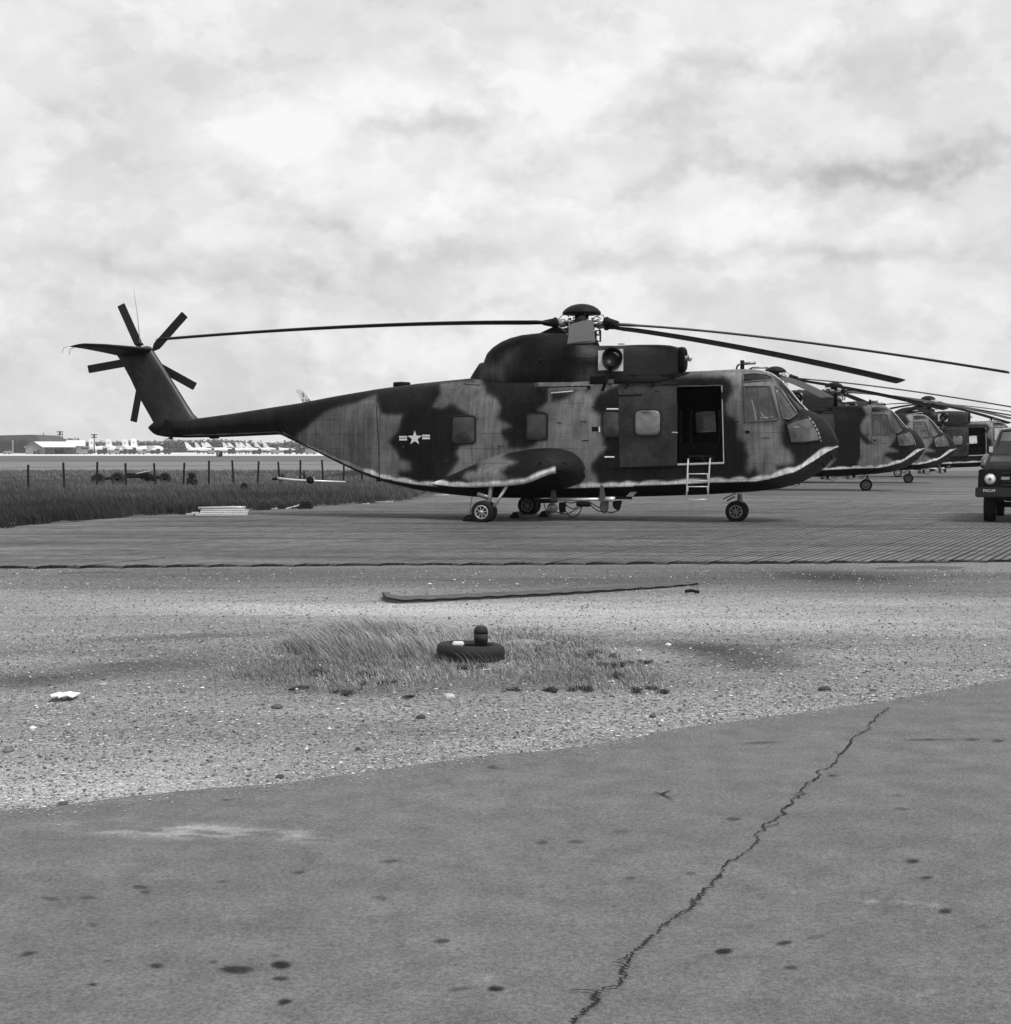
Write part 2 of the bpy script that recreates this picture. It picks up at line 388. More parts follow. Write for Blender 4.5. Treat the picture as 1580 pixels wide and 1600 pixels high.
dk = [(370, 1533, 26, 7, -0.8, 0), (440, 1526, 16, 7, -0.75, 0), (440, 1547, 13, 4, -0.6, 0), (445, 1585, 12, 5, -0.7, -10), (335, 1521, 7, 3, -0.5, 0), (430, 1510, 9, 3, -0.4, 0),
      (692, 1487, 12, 4, -0.75, 0), (776, 1563, 13, 5, -0.75, 0), (720, 1563, 22, 4, -0.4, -5), (594, 1419, 12, 4, -0.4, 0), (610, 1360, 18, 3, -0.45, -3), (466, 1378, 12, 3, -0.4, 0), (350, 1393, 9, 3, -0.4, 0), (220, 1402, 14, 3, -0.5, 5), (228, 1409, 8, 3, -0.5, 0), (140, 1418, 13, 3, -0.5, 0), (80, 1420, 13, 3, -0.45, 5), (145, 1462, 8, 3, -0.6, 0), (45, 1508, 14, 4, -0.55, -10), (245, 1527, 13, 4, -0.5, 0), (143, 1557, 7, 3, -0.6, 10), (168, 1520, 6, 2.5, -0.5, 0), (355, 1262, 9, 2.5, -0.5, 0), (770, 1210, 8, 2.5, -0.5, 0),
      (848, 1330, 9, 3, -0.45, 0), (900, 1329, 12, 3, -0.5, 0), (970, 1313, 16, 3, -0.3, 0), (985, 1387, 10, 3, -0.35, 0), (1080, 1380, 8, 3, -0.5, 0), (1145, 1293, 12, 3, -0.6, 0), (1425, 1360, 11, 4, -0.7, 0), (1448, 1386, 10, 3.5, -0.6, 0), (1478, 1439, 11, 4, -0.7, 0), (1130, 1503, 15, 5, -0.8, -5), (1225, 1490, 13, 3.5, -0.65, -8), (1275, 1480, 16, 4, -0.3, -10), (1235, 1529, 12, 3.5, -0.55, 0), (1300, 1224, 8, 2, -0.5, 0),
      (1450, 1166, 40, 1.6, -0.5, 0), (1200, 1170, 22, 1.6, -0.4, 0), (1520, 1166, 14, 2, -0.5, 0), (1560, 1168, 10, 2, -0.5, 0), (1400, 1256, 14, 2, -0.3, 0), (1410, 1277, 14, 1.6, -0.4, 0), (1535, 1465, 14, 4, -0.2, 0), (780, 1213, 10, 2, -0.3, 0), (1090, 1428, 10, 3, -0.3, 0), (845, 1400, 8, 3, -0.3, 0),
      (1180, 1172, 25, 2.5, -0.3, 0)]
lt = [(300, 1313, 180, 11, 1.2, 2.5), (200, 1304, 80, 7, 0.3, 0), (450, 1321, 60, 5, 0.3, 0), (100, 1370, 160, 12, 0.10, 0), (475, 1445, 12, 3, 0.3, -5), (1320, 1418, 14, 4, 0.35, 0), (1362, 1424, 11, 4, 0.5, 0), (1420, 1424, 26, 5, 0.35, 0), (1460, 1430, 18, 4, 0.35, 5), (1540, 1412, 30, 4, 0.2, 0), (1250, 1408, 20, 3, 0.15, 0), (1450, 1569, 20, 4, 0.35, -15), (1100, 1180, 180, 3, 0.12, -2), (1420, 1178, 150, 3, 0.10, 0), (900, 1228, 260, 5, 0.08, 0), (1000, 1290, 200, 6, 0.06, 0), (840, 1393, 12, 3, 0.2, 0), (770, 1545, 24, 5, 0.15, -6), (1300, 1238, 30, 2, 0.14, 0), (1330, 1172, 20, 2, 0.15, 0)]
jag = 1 + 0.45 * waves(X1 * 3, Y1 * 3, 31, 9)
PX = PX + 3.5 * waves(X1, Y1, 39, 40); PY = PY + 1.6 * waves(X1, Y1, 40, 40)
tone = 0.160 * (1 + 0.11 * waves(X1, Y1, 30, 0.9) + 0.07 * waves(X1 * .5, Y1 * 3, 33, 3) + .06 * waves(X1, Y1, 37, 12))
tone = tone * np.clip(1 + 1.15 * ellipses(PX, PY, dk, 3.0) * jag + ellipses(PX, PY, lt) * np.clip(.5 + 2.4 * (waves(X1 * 1.0 + Y1 * .8, Y1 * 3, 35, 9) + .6 * waves(X1, Y1 * 2, 38, 30)), 0, 1.6), 0.12, 2)
nr, nc = Xf.shape; idx = np.arange(nr * nc).reshape(nr, nc)
quads = np.stack([idx[:-1, :-1], idx[:-1, 1:], idx[1:, 1:], idx[1:, :-1]], -1).reshape(-1, 4)
zz = np.full_like(X1, 0.035) + 0.004 * waves(X1, Y1, 36, 1.2)
V = np.stack([X1, Y1, zz], 1)
# skirt down at the broken edge
last = idx[-1]; sk = V[last].copy(); sk[:, 1] += 0.05; sk[:, 2] = -0.05
V = np.concatenate([V, sk]); k0 = nr * nc; sidx = np.arange(nc) + k0
quads = np.concatenate([quads, np.stack([last[:-1], last[1:], sidx[1:], sidx[:-1]], -1)])
tone = np.concatenate([tone, tone[last] * 0.7])
o = np_mesh('asphalt_pavement', V, quads, asph_m, smooth=False, attr={'tone': tone}); tag(o, kind='structure')
# coarse continuation behind and beside the camera
bx_ = MB(); xx = np.linspace(-14, 16, 40); yv = edge_y(xx) - 0.08
bx_.add([(x, -12, 0.026) for x in xx] + [(x, y, 0.026) for x, y in zip(xx, yv)], [(i, i + 1, 41 + i, 40 + i) for i in range(39)])
asph2 = mat('worn_asphalt_plain', 0.160, 0.85, nscale=5, namt=0.17, nscale2=75, namt2=0.36, bump=0.7, bscale=120, spec=0.12)
tag(bx_.build('asphalt_shoulder', asph2), kind='structure')

# --- crack across the asphalt
CR = [(888, 1604), (905, 1588), (915, 1575), (935, 1562), (932, 1550), (960, 1540), (975, 1524), (970, 1510), (985, 1498), (1000, 1480), (1018, 1468), (1035, 1455), (1045, 1440), (1062, 1428), (1080, 1417), (1078, 1408), (1095, 1400), (1112, 1385), (1120, 1370), (1132, 1358), (1150, 1340), (1165, 1328), (1180, 1316), (1182, 1303), (1200, 1290), (1204, 1281), (1222, 1268), (1240, 1250), (1254, 1240), (1262, 1230), (1283, 1214), (1286, 1203), (1305, 1193), (1316, 1180), (1322, 1166), (1338, 1153), (1355, 1138), (1360, 1128), (1380, 1112), (1392, 1103)]
crm = mat('crack_tar', 0.022, 0.9, nscale=40, namt=0.4)
pts = [gnd(px, py, 0.042) for px, py in CR]
dense = []
for i in range(len(pts) - 1):
    n_ = 12
    for j in range(n_): dense.append(pts[i].lerp(pts[i + 1], j / n_))
cr = MB(); vs = []; n_ = len(dense); wv_ = 0.0
rr = random.Random(5)
off = 0
for i, p in enumerate(dense):
    t = (dense[min(i + 1, n_ - 1)] - dense[max(i - 1, 0)]).normalized(); sd = Vector((t.y, -t.x, 0))
    sc_ = 0.45 + p.y / 14; off = 0.8 * off + rr.uniform(-0.011, 0.011) * sc_
    wd = (0.003 + 0.008 * rr.random() ** 1.6) * (0.62 + 0.2 * (1 - i / n_))
    c_ = p + sd * off
    vs += [c_ - sd * wd * rr.uniform(0.5, 1.5), c_ + sd * wd * rr.uniform(0.5, 1.5)]
cr.add(vs, [(2 * i, 2 * i + 1, 2 * i + 3, 2 * i + 2) for i in range(n_ - 1) if rr.random() > 0.10])
for (px, py) in [(1244, 1239), (1250, 1246), (1197, 1291), (1080, 1408), (970, 1512), (965, 1500), (1316, 1178), (940, 1552)]:   # short side branches
    c_ = gnd(px, py, 0.0425); a0 = rr.uniform(0, 3.1)
    for q in range(3):
        d_ = Vector((math.cos(a0), math.sin(a0), 0)) * rr.uniform(0.015, 0.04); s_ = Vector((-d_.y, d_.x, 0)).normalized() * 0.004
        cr.add([c_ - s_, c_ + s_, c_ + d_ + s_ * 0.5, c_ + d_ - s_ * 0.5], [(0, 1, 2, 3)]); c_ = c_ + d_; a0 += rr.uniform(-1, 1)
tag(cr.build('pavement_crack', crm, fix=False), kind='structure')
# small Y-shaped mark
ym = MB(); c_ = gnd(1034, 1240, 0.042)
for a0, ln in ((0.6, 0.06), (2.6, 0.035), (-0.9, 0.06)):
    d_ = Vector((math.cos(a0), math.sin(a0) * 2.2, 0)) * ln; s_ = Vector((-d_.y, d_.x, 0)).normalized() * 0.006
    ym.add([c_ - s_, c_ + s_, c_ + d_ + s_ * .4, c_ + d_ - s_ * .4], [(0, 1, 2, 3)])
tag(ym.build('pavement_chip', crm, fix=False), kind='structure')

# --- stones on the gravel: one merged scatter of small ones
ICO = [(0, 0, 1), (0.9, 0, 0.3), (0.28, 0.85, 0.3), (-0.72, 0.53, 0.3), (-0.72, -0.53, 0.3), (0.28, -0.85, 0.3), (0, 0, -0.3)]
ICF = [(0, 1, 2), (0, 2, 3), (0, 3, 4), (0, 4, 5), (0, 5, 1), (6, 2, 1), (6, 3, 2), (6, 4, 3), (6, 5, 4), (6, 1, 5)]
def scatter_stones(name, X, Y, Z, R, m, tones):
    base = np.array(ICO); n = len(X)
    V = base[None] * (1 + 0.35 * rng.standard_normal((n, 7, 1))) * R[:, None, None] * np.stack([rng.uniform(.7, 1.4, n), rng.uniform(.7, 1.4, n), rng.uniform(.4, .9, n)], 1)[:, None, :]
    an = rng.uniform(0, 6.28, n); c, s = np.cos(an)[:, None], np.sin(an)[:, None]
    x = V[:, :, 0] * c - V[:, :, 1] * s; y = V[:, :, 0] * s + V[:, :, 1] * c
    V = np.stack([x + X[:, None], y + Y[:, None], V[:, :, 2] + Z[:, None]], -1).reshape(-1, 3)
    Fq = (np.array(ICF)[None] + 7 * np.arange(n)[:, None, None]).reshape(-1, 3)
    return np_mesh(name, V, Fq, m, attr={'tone': np.repeat(tones, 7)})
stone_m = mat('pebble_stone', 0.3, 0.9, attr='tone', nscale=60, namt=0.2)
n = 125000
Y_ = rng.uniform(6.0, 19.4, n); Y_[:75000] = 6.0 + 7.5 * rng.beta(1.1, 1.5, 75000)
X_ = rng.uniform(-1, 1, n) * (0.40 * Y_ + 1.2)
keep = (Y_ > edge_y(X_) + 0.0) & (rng.uniform(0, 1, n) < 0.55 + 0.45 * waves(X_, Y_ * 1.5, 41, 1.8))
near = np.exp(-((Y_ - edge_y(X_)) / 0.9) ** 2)
keep &= (rng.uniform(0, 1, n) < 0.5 + 0.5 * near + 0.15 * (Y_ > 13))
X_, Y_ = X_[keep], Y_[keep]; n = len(X_)
R_ = (0.0030 + 0.0150 * rng.beta(1.0, 6.5, n) + 0.00025 * Y_)
T_ = np.where(rng.uniform(0, 1, n) < 0.22 + 0.24 * np.exp(-((Y_ - edge_y(X_)) / 0.8) ** 2) + .12 * waves(X_, Y_ * 2, 44, 1.5), rng.uniform(0.3, 0.72, n), rng.uniform(0.05, 0.24, n))
o = scatter_stones('pebbles', X_, Y_, gravel_h(X_, Y_) + R_ * 0.15, R_, stone_m, T_); tag(o, 'loose pale and dark pebbles strewn over the gravel strip', 'pebbles', kind='stuff')
# a few spill on the asphalt edge
n = 2200; X_ = rng.uniform(-4, 6.5, n); Y_ = edge_y(X_) - np.abs(rng.normal(0, 0.12, n)); R_ = 0.003 + 0.006 * rng.beta(1, 5, n)
o = scatter_stones('grit', X_, Y_, np.full(n, 0.037), R_, stone_m, rng.uniform(0.1, 0.5, n)); tag(o, 'fine grit spilled along the broken asphalt edge', 'grit', kind='stuff')

# bigger single stones
def rock(px, py, wpx, tonev, label, name='stone', flat=0.55, cat='stone', group=None):
    p = gnd(px, py); r = wpx / F * p.y / 2
    bm = bmesh.new(); bmesh.ops.create_icosphere(bm, subdivisions=2, radius=r)
    rs = random.Random(px * 7 + py)
    ph = [rs.uniform(0, 6) for _ in range(6)]
    for v in bm.verts:
        q = v.co / r; k = 1 + 0.18 * math.sin(3 * q.x + ph[0]) + 0.14 * math.sin(4 * q.y + ph[1]) + 0.12 * math.sin(5 * q.z + ph[2]) + rs.uniform(-.05, .05)
        v.co = Vector((q.x * k, q.y * k, q.z * k * flat)) * r
    me = bpy.data.meshes.new(name); bm.to_mesh(me); bm.free()
    o = link_mesh(name, me, mat('stone_%d' % int(tonev * 100), tonev, 0.9, nscale=30, namt=0.3, bump=0.5, bscale=60))
    o.location = (p.x, p.y, float(gravel_h(np.array([p.x]), np.array([p.y]))[0]) + r * flat * 0.35); tag(o, label, cat, group)
    return o
rock(437, 1216, 15, 0.05, 'dark clod on pale gravel just above the asphalt edge, left of centre')
rock(432, 1107, 18, 0.09, 'low dark brown clod on bare dirt below left end of the grass')
rock(657, 1120, 17, 0.06, 'dark clod lying below the tyre on bare dirt')
rock(560, 1171, 11, 0.05, 'small dark stone on gravel above middle of the asphalt edge')
rock(532, 1191, 8, 0.5, 'small white stone on gravel just above the asphalt edge')
rock(702, 1088, 17, 0.45, 'pale flat stone in grass straight below the tyre')
rock(955, 1066, 11, 0.42, 'pale round stone among the low weeds')
rock(1044, 1013, 9, 0.6, 'white stone beside the long dark stain')
rock(998, 1022, 8, 0.55, 'small pale stone left of the long dark stain')
rock(160, 1073, 15, 0.32, 'pale flat stone right of the white litter')
rock(12, 1174, 20, 0.14, 'low brown stone at left edge of the photo')
rock(52, 1139, 12, 0.6, 'white stone below the white litter')
rock(98, 1258, 18, 0.07, 'dark flat stone near the asphalt edge at far left')
rock(1288, 1078, 18, 0.06, 'dark rock on gravel above the top of the crack')
rock(1238, 1121, 14, 0.06, 'dark rock at the asphalt edge left of the crack top')
rock(1020, 1118, 13, 0.08, 'dark stone on the gravel below the low weeds')
rock(1521, 1074, 10, 0.55, 'white stone at the asphalt edge near right side of the photo')
rock(875, 1173, 9, 0.08, 'dark stone at asphalt edge in the middle')
rock(306, 1092, 10, 0.3, 'pale stone on gravel left of the grass')
rock(145, 1090, 7, 0.5, 'tiny white stone just right of the white litter')
rock(1364, 1078, 9, 0.07, 'small dark stone right of the dark rock above the crack')

# white litter
lm = MB(); p = gnd(101, 1092); s_ = p.y / F
prof = [(-18, -3), (-15, 6), (-8, 4), (-4, -1), (3, 5), (10, 4), (18, 5), (18, -3), (8, -4), (0, -6), (-6, -4), (-12, -6)]
top_ = [Vector((a_ * s_, b_ * s_ * 5, 0.012 + 0.01 * math.sin(a_))) for a_, b_ in prof]
lm.prism(top_, (0, 0, 0.012))
o = lm.build('crumpled_litter', white, bevel=0.003); o.location = (p.x, p.y, 0.01); tag(o, 'crumpled white scrap lying on gravel at left', 'litter')
lm = MB(); lm.box((0, 0, 0), (0.03, 0.012, 0.004)); lm.box((0.03, 0.004, 0.002), (0.03, 0.01, 0.004))
o = lm.build('paper_scrap', white); o.location = gnd(758, 1046, 0.03); tag(o, 'tiny white scrap in the grass below the tyre', 'litter')
# thin rod on the gravel
p0, p1 = gnd(25, 1123, 0.02), gnd(74, 1130, 0.02)
o = MB().tube([p0, p0.lerp(p1, .4) + Vector((0, 0, .01)), p1], 0.006, 6).build('thin_stick', mat('dry_stick', 0.4, 0.8)); tag(o, 'thin pale stick lying on gravel at left', 'stick')

# --- grass blades
tp = gnd(735, 999, .17); ty_r = 54 / F * tp.y
def blades(name, X, Y, Z, Hh, wd, lean_x, lean_y, m, tones, seg=2):
    n = len(X); an = rng.uniform(0, math.pi, n); bxv = np.cos(an) * wd; byv = np.sin(an) * wd * 0.5
    V = []; 
    for k in range(seg):
        t = k / seg; sc = 1 - 0.5 * t
        cx = X + lean_x * t ** 1.6; cy = Y + lean_y * t ** 1.6; cz = Z + Hh * (t - 0.12 * t * t)
        V.append(np.stack([cx - bxv * sc, cy - byv * sc, cz], 1)); V.append(np.stack([cx + bxv * sc, cy + byv * sc, cz], 1))
    V.append(np.stack([X + lean_x, Y + lean_y, Z + Hh * 0.88], 1))
    nv = 2 * seg + 1; V = np.stack(V, 1).reshape(-1, 3)
    fs = []
    for k in range(seg - 1): fs += [(2 * k, 2 * k + 1, 2 * k + 3), (2 * k, 2 * k + 3, 2 * k + 2)]
    fs.append((2 * seg - 2, 2 * seg - 1, 2 * seg))
    Fq = (np.array(fs)[None] + nv * np.arange(n)[:, None, None]).reshape(-1, 3)
    return np_mesh(name, V, Fq, m, attr={'tone': np.repeat(tones, nv)})
grass_m = mat('dry_grass', 0.2, 0.8, attr='tone')
# near tuft patch by the tyre (photo x 330..1050, y 965..1085)
def patch(n, pol, seed):
    r = np.random.default_rng(seed); px = r.uniform(300, 1100, n * 3); py = r.uniform(955, 1095, n * 3)
    d = sdf_poly(np.stack([px, py], 1), pol); ok = d + 14 * waves(px / 60, py / 30, seed, 1.5) < -r.exponential(16, n * 3)
    px, py = px[ok][:n], py[ok][:n]
    ky = (py - 800) / F; dz = (-sT - ky * cT) / (cT - ky * sT); Y = -HC / dz; X = (px - 790) / F / (cT - ky * sT) * Y
    return X, Y
tall = [(500, 1000), (560, 985), (640, 982), (690, 1000), (770, 1015), (800, 1025), (770, 1052), (700, 1050), (600, 1040), (470, 1050), (420, 1025)]
X_, Y_ = patch(12000, tall, 51); kp = waves(X_, Y_, 57, 5) > -.25; X_, Y_ = X_[kp], Y_[kp]; n = len(X_)
hh = rng.uniform(0.05, 0.17, n) * np.where((X_ > -0.75) & (Y_ < tp.y), .8, 1)
ok = (X_ - tp.x) ** 2 + (Y_ - tp.y) ** 2 > (ty_r * 1.03) ** 2; X_, Y_, hh = X_[ok], Y_[ok], hh[ok]; n = len(X_)
o = blades('grass', X_, Y_, gravel_h(X_, Y_), hh, 0.0028, -hh * rng.uniform(0.3, 1.1, n), rng.normal(0, .03, n), grass_m, rng.uniform(0.06, 0.42, n) * np.clip(1 + .9 * waves(X_, Y_, 54, 4), .25, 1.8), 3)
tag(o, 'wind-bent dry grass growing around the old tyre', 'grass', kind='stuff')
low = [(300, 1062), (380, 1030), (480, 1000), (700, 1000), (860, 985), (960, 1010), (1040, 1050), (1045, 1078), (900, 1082), (740, 1070), (620, 1078), (560, 1088), (420, 1080)]
X_, Y_ = patch(16000, low, 52); kp = waves(X_, Y_, 58, 5) > -.45; X_, Y_ = X_[kp], Y_[kp]; n = len(X_)
hh = rng.uniform(0.01, 0.055, n)
o = blades('short_grass', X_, Y_, gravel_h(X_, Y_), hh, 0.0028, -hh * rng.uniform(0.0, 1.0, n), rng.normal(0, .02, n), grass_m, rng.uniform(0.06, 0.36, n) * np.clip(1 + .9 * waves(X_, Y_, 55, 4), .25, 1.8), 2)
tag(o, 'short sparse grass over the dirt around the tyre', 'grass', kind='stuff')
# dark low weeds
weed_m = mat('weed_leaves', 0.045, 0.7, attr='tone')
def weed(px, py, wpx, hpx, label, nb=90):
    p = gnd(px, py); r = wpx / F * p.y / 2; h = hpx / F * p.y; rs = np.random.default_rng(int(px * 3 + py))
    nb = nb * 3; kx = rs.integers(0, 5, nb); cx_ = rs.normal(0, r * .55, 5)[kx]; cy_ = rs.normal(0, r * .7, 5)[kx]; X = cx_ + rs.normal(0, r * .16, nb); Y = cy_ + rs.normal(0, r * .25, nb); a_ = rs.uniform(0, 6.28, nb); ln = rs.uniform(.2, 1, nb) * .05; h = h * .7
    V = blades('weed', X, Y, np.zeros(nb), rs.uniform(.15, 1, nb) ** 1.5 * h, 0.004, np.cos(a_) * ln, np.sin(a_) * ln, weed_m, rs.uniform(0.02, 0.13, nb), 2)
    V.location = (p.x, p.y, float(gravel_h(np.array([p.x]), np.array([p.y]))[0])); tag(V, label, 'weed', 'dark weeds in the gravel')
for (px, py, a_, b_, lb) in [(540, 1085, 40, 12, 'dark flat weed at lower left edge of the grass patch'), (570, 1058, 36, 12, 'dark weed in the short grass left of the tyre'), (866, 1080, 22, 13, 'small dark weed left of the pair below right end of grass'),
                             (912, 1078, 40, 14, 'broad dark weed below right end of the grass'), (1000, 1078, 46, 14, 'dark spreading weed at right tip of the grass patch'), (1038, 1082, 14, 12, 'small upright weed furthest right of the weeds'),
                             (950, 1046, 46, 18, 'tall dark weed clump right of the tyre'), (800, 1078, 24, 10, 'faint dark weed straight below the post in the tyre'), (505, 1055, 50, 14, 'dark weed in left part of the grass patch'), (640, 1088, 22, 8, 'tiny dark weed on dirt below the grass'), (735, 1050, 40, 14, 'dark weed hugging front of the tyre'), (930, 1030, 50, 16, 'dark weed clump upper right of the grass patch'), (975, 1060, 34, 14, 'ragged dark weed between tall clump and right tip'), (1005, 1040, 30, 10, 'low weed right of the tall weed clump'), (470, 1075, 34, 10, 'faint dark weed low in left part of the grass'), (605, 1070, 44, 12, 'dark weed streak between the two left weeds and the tyre')]:
    weed(px, py, a_, b_, lb)

# ------------------------------------------------------------------ tyre with post
def arc(n_, r): return [(r * math.cos(2 * math.pi * i / n_), r * math.sin(2 * math.pi * i / n_)) for i in range(n_)]
tp = gnd(735, 999, .17); ty_r = 54 / F * tp.y
t = empty('old_tyre', (tp.x, tp.y, -0.005)); tag(t, 'old black tyre lying flat in grass round a dark post', 'tyre')
prof = [(ty_r * .62, .015), (ty_r * .70, 0.0), (ty_r * .9, 0.0), (ty_r * .985, .02), (ty_r, .04), (ty_r * .99, .05), (ty_r * .992, .06), (ty_r, .065), (ty_r * .992, .09), (ty_r * .97, .112), (ty_r * .90, .128), (ty_r * .72, .132), (ty_r * .63, .118), (ty_r * .61, .10), (ty_r * .66, .085), (ty_r * .70, .06), (ty_r * .66, .035), (ty_r * .61, .02)]
m_ = MB(); m_.lathe(prof, (0, 0, 0), n=48); m_.f = [q for q in m_.f if len(q) == 4]; m_.sm = [True] * len(m_.f)
tw = m_.build('tyre_casing', mat('old_rubber', 0.014, 0.75, nscale=15, namt=0.4, spec=0.35), t)
tw.rotation_euler = (math.radians(-1.0), math.radians(2.5), 0); tw.location = (0, 0, 0.012)
pp = empty('bollard_post', (tp.x + 0.078, tp.y + 0.03, 0.02)); tag(pp, 'short dark round-topped post standing inside the tyre', 'post')
pr = 11 / F * tp.y
m_ = MB(); m_.lathe([(pr * .9, 0), (pr * .9, .13), (pr * 1.02, .135), (pr * 1.02, .19)], (0, 0, 0), n=24); m_.build('post_body', mat('rusty_iron', 0.03, 0.6, nscale=20, namt=0.4), pp)
m_ = MB(); m_.lathe([(pr * 1.02, .192), (pr * 1.0, .215), (pr * .85, .235), (pr * .5, .248), (0.0001, .252)], (0, 0, 0), n=24); m_.build('cap', mat('rusty_iron', 0.03), pp)
m_ = MB(); m_.box((0, 0, 0), (.085, .05, .03)); o = m_.build('pale_block', white, bevel=.008); o.location = (tp.x - .09, tp.y + .03, .135); tag(o, 'small white block resting inside the tyre', 'block')

# ------------------------------------------------------------------ steel landing mat planks
PD = math.radians(25.5); DA = Vector((math.sin(PD), math.cos(PD), 0)); DB = Vector((math.cos(PD), -math.sin(PD), 0))
mat_m = mat('landing_mat_steel', 0.112, 0.75, nscale2=9, namt2=0.25, bump=0.25, bscale=30, spec=0.25, streak=(0.05, .22, 1.5, .52))
mat_v = mat('mat_groove_dirt_shade', 0.018, 0.95, nscale=2, namt=.3)  # near-flush grooves: their dirt and shade painted as one dark tone
# give variation from one plank to the next
def plank_mesh(L_, ribs=4):
    W_ = 0.485; m_ = MB(); pr = [(-W_ / 2, 0.0), (-W_ / 2, .024)]
    for i in range(ribs):
        c_ = -W_ / 2 + W_ * (i + .5) / ribs; h_ = W_ / ribs
        pr += [(c_ - h_ * .36, .0245), (c_ - h_ * .34, .027), (c_ + h_ * .34, .027), (c_ + h_ * .36, .0245)]
    pr += [(W_ / 2, .024), (W_ / 2, 0)]
    n_ = len(pr)
    vs = [(b, -L_ / 2, z) for b, z in pr] + [(b, L_ / 2, z) for b, z in pr]
    m_.add(vs, [(i, i + 1, n_ + i + 1, n_ + i) for i in range(n_ - 1)] + [tuple(range(n_)), tuple(range(2 * n_ - 1, n_ - 1, -1))])
    me = bpy.data.meshes.new('plank'); me.from_pydata(m_.v, [], m_.f); me.materials.append(mat_m); me.materials.append(mat_v)
    for q in range(n_ - 1):
        if q in (0, 1, n_ - 2, n_ - 3) or (q >= 1 and (q - 1) % 4 in (0,)): me.polygons[q].material_index = 1
    me.update(); return me
matroot = MB(); 
def mat_edge_y(x): return 19.55 + (x + 6.7) * 0.078
mv = [(-15, mat_edge_y(-15) + .15), (40, mat_edge_y(40) + .15), (45, 75), (12, 75), (-6, 46), (-11, 31.5), (-15, 29.5)]
matroot.add([(x, y, -0.006) for x, y in mv], [tuple(range(len(mv)))])
MATR = matroot.build('landing_mat', mat('mat_joint_dirt', 0.06, 0.9, nscale=3, namt=0.3)); tag(MATR, kind='structure')
pl_me = plank_mesh(3.6)
cands = []
gp = np.array([(p.x, p.y) for p in APR])
def left_limit(Y): return np.interp(Y, gp[:, 1], gp[:, 0])
for ib in range(-90, 140):
    b = ib * 0.492
    # start at mat edge: point = DA*a + DB*b ; y = mat_edge_y(x)
    best = (19.55 + 6.7 * .078 + 0.078 * (DB.x * b) - DB.y * b) / (DA.y - 0.078 * DA.x)
    a0 = best + (0.0 if ib % 2 else 0.0); k = 0
    L0 = 3.6 if ib % 2 else 1.8
    a_ = a0
    while a_ < 110:
        Lk = L0 if k == 0 else 3.6
        c_ = DA * (a_ + Lk / 2) + DB * b
        if c_.y > 78: break
        if c_.y > 18 and abs(c_.x) < 0.36 * c_.y + 2.2 and c_.x > left_limit(min(c_.y, 60)) + 0.4:
            cands.append((c_.length, c_, Lk))
        a_ += Lk + .02; k += 1
cands.sort(key=lambda q: q[0])
pl_half = plank_mesh(1.8); rz = -PD
for i, (d_, c_, Lk) in enumerate(cands[:298]):
    o = bpy.data.objects.new('plank', pl_me if Lk > 3 else pl_half); COL.objects.link(o); o.parent = MATR
    o.location = (c_.x, c_.y, rr.uniform(-0.0015, 0.0015)); o.rotation_euler = (rr.uniform(-.0008, .0008), rr.uniform(-.006, .006), rz + rr.uniform(-.0015, .0015))
VV = []; FF = []; k = 0
for (d_, c_, Lk) in cands[298:]:
    for r_ in range(4):
        b0 = -.24 + .12 * r_ + .012; b1 = b0 + .09
        for bb, aa in ((b0, -Lk / 2), (b1, -Lk / 2), (b1, Lk / 2), (b0, Lk / 2)):
            q = c_ + DA * aa + DB * bb; VV.append((q.x, q.y, 0.0255))
        for bb, aa in ((b0 - .01, -Lk / 2), (b1 + .01, -Lk / 2), (b1 + .01, Lk / 2), (b0 - .01, Lk / 2)):
            q = c_ + DA * aa + DB * bb; VV.append((q.x, q.y, 0.020))
        FF += [(k, k + 1, k + 2, k + 3), (k + 4, k, k + 3, k + 7), (k + 1, k + 5, k + 6, k + 2), (k + 4, k + 5, k + 1, k)]; k += 8
o = np_mesh('far_planks', VV, FF, mat_m, MATR); o['kind'] = 'stuff'

# loose strip of matting at the edge (photo 600..1090, 915..940)
e = [(598, 934), (604, 939), (620, 941), (680, 939), (760, 935), (860, 930), (960, 924), (1040, 919), (1092, 914)]
lp = empty('loose_mat_strip', (0, 0, 0)); tag(lp, 'half buried loose strip of steel matting with a curled left end', 'steel mat')
pe = [gnd(px, py) for px, py in e]; mm_ = MB(); vs = []; xs_ = np.linspace(pe[0].x, pe[-1].x, 260)
ex = np.array([p.x for p in pe]); ey = np.array([p.y for p in pe]); x0 = pe[0].x
dm = mat('buried_mat_dirt', 0.09, 0.95, nscale=8, namt=0.25, nscale2=60, namt2=0.25, bump=.6, bscale=60)
for x in xs_:
    y = np.interp(x, ex, ey); lift = 0.038 * math.exp(-(x - x0) / 0.12) + 0.014 + 0.004 * math.sin(x * 26) + .003 * math.sin(x * 61)
    zz_ = float(gravel_h(np.array([x]), np.array([y]))[0])
    vs += [(x, y, -0.03), (x, y + .002, max(zz_, 0) + lift), (x, y + .12, max(zz_, 0) + lift), (x, y + .42, 0.018), (x, y + .9, -0.02)]
fs = []
for i in range(len(xs_) - 1):
    for j in range(4): fs.append((5 * i + j, 5 * i + j + 1, 5 * i + 5 + j + 1, 5 * i + 5 + j))
mm_.add(vs, fs); mm_.build('strip_plate', dm, lp, fix=False)
mm_ = MB(); mm_.tube([(x, np.interp(x, ex, ey) - .004, 0.016 + 0.038 * math.exp(-(x - x0) / 0.12) + .004 * math.sin(x * 26)) for x in xs_[::2]], 0.0075, 6)
mm_.build('rolled_edge', mat('edge_rust', 0.015, 0.8, nscale=20, namt=.4), lp)
p0, p1 = gnd(1070, 924, .02), gnd(1092, 925, .02)
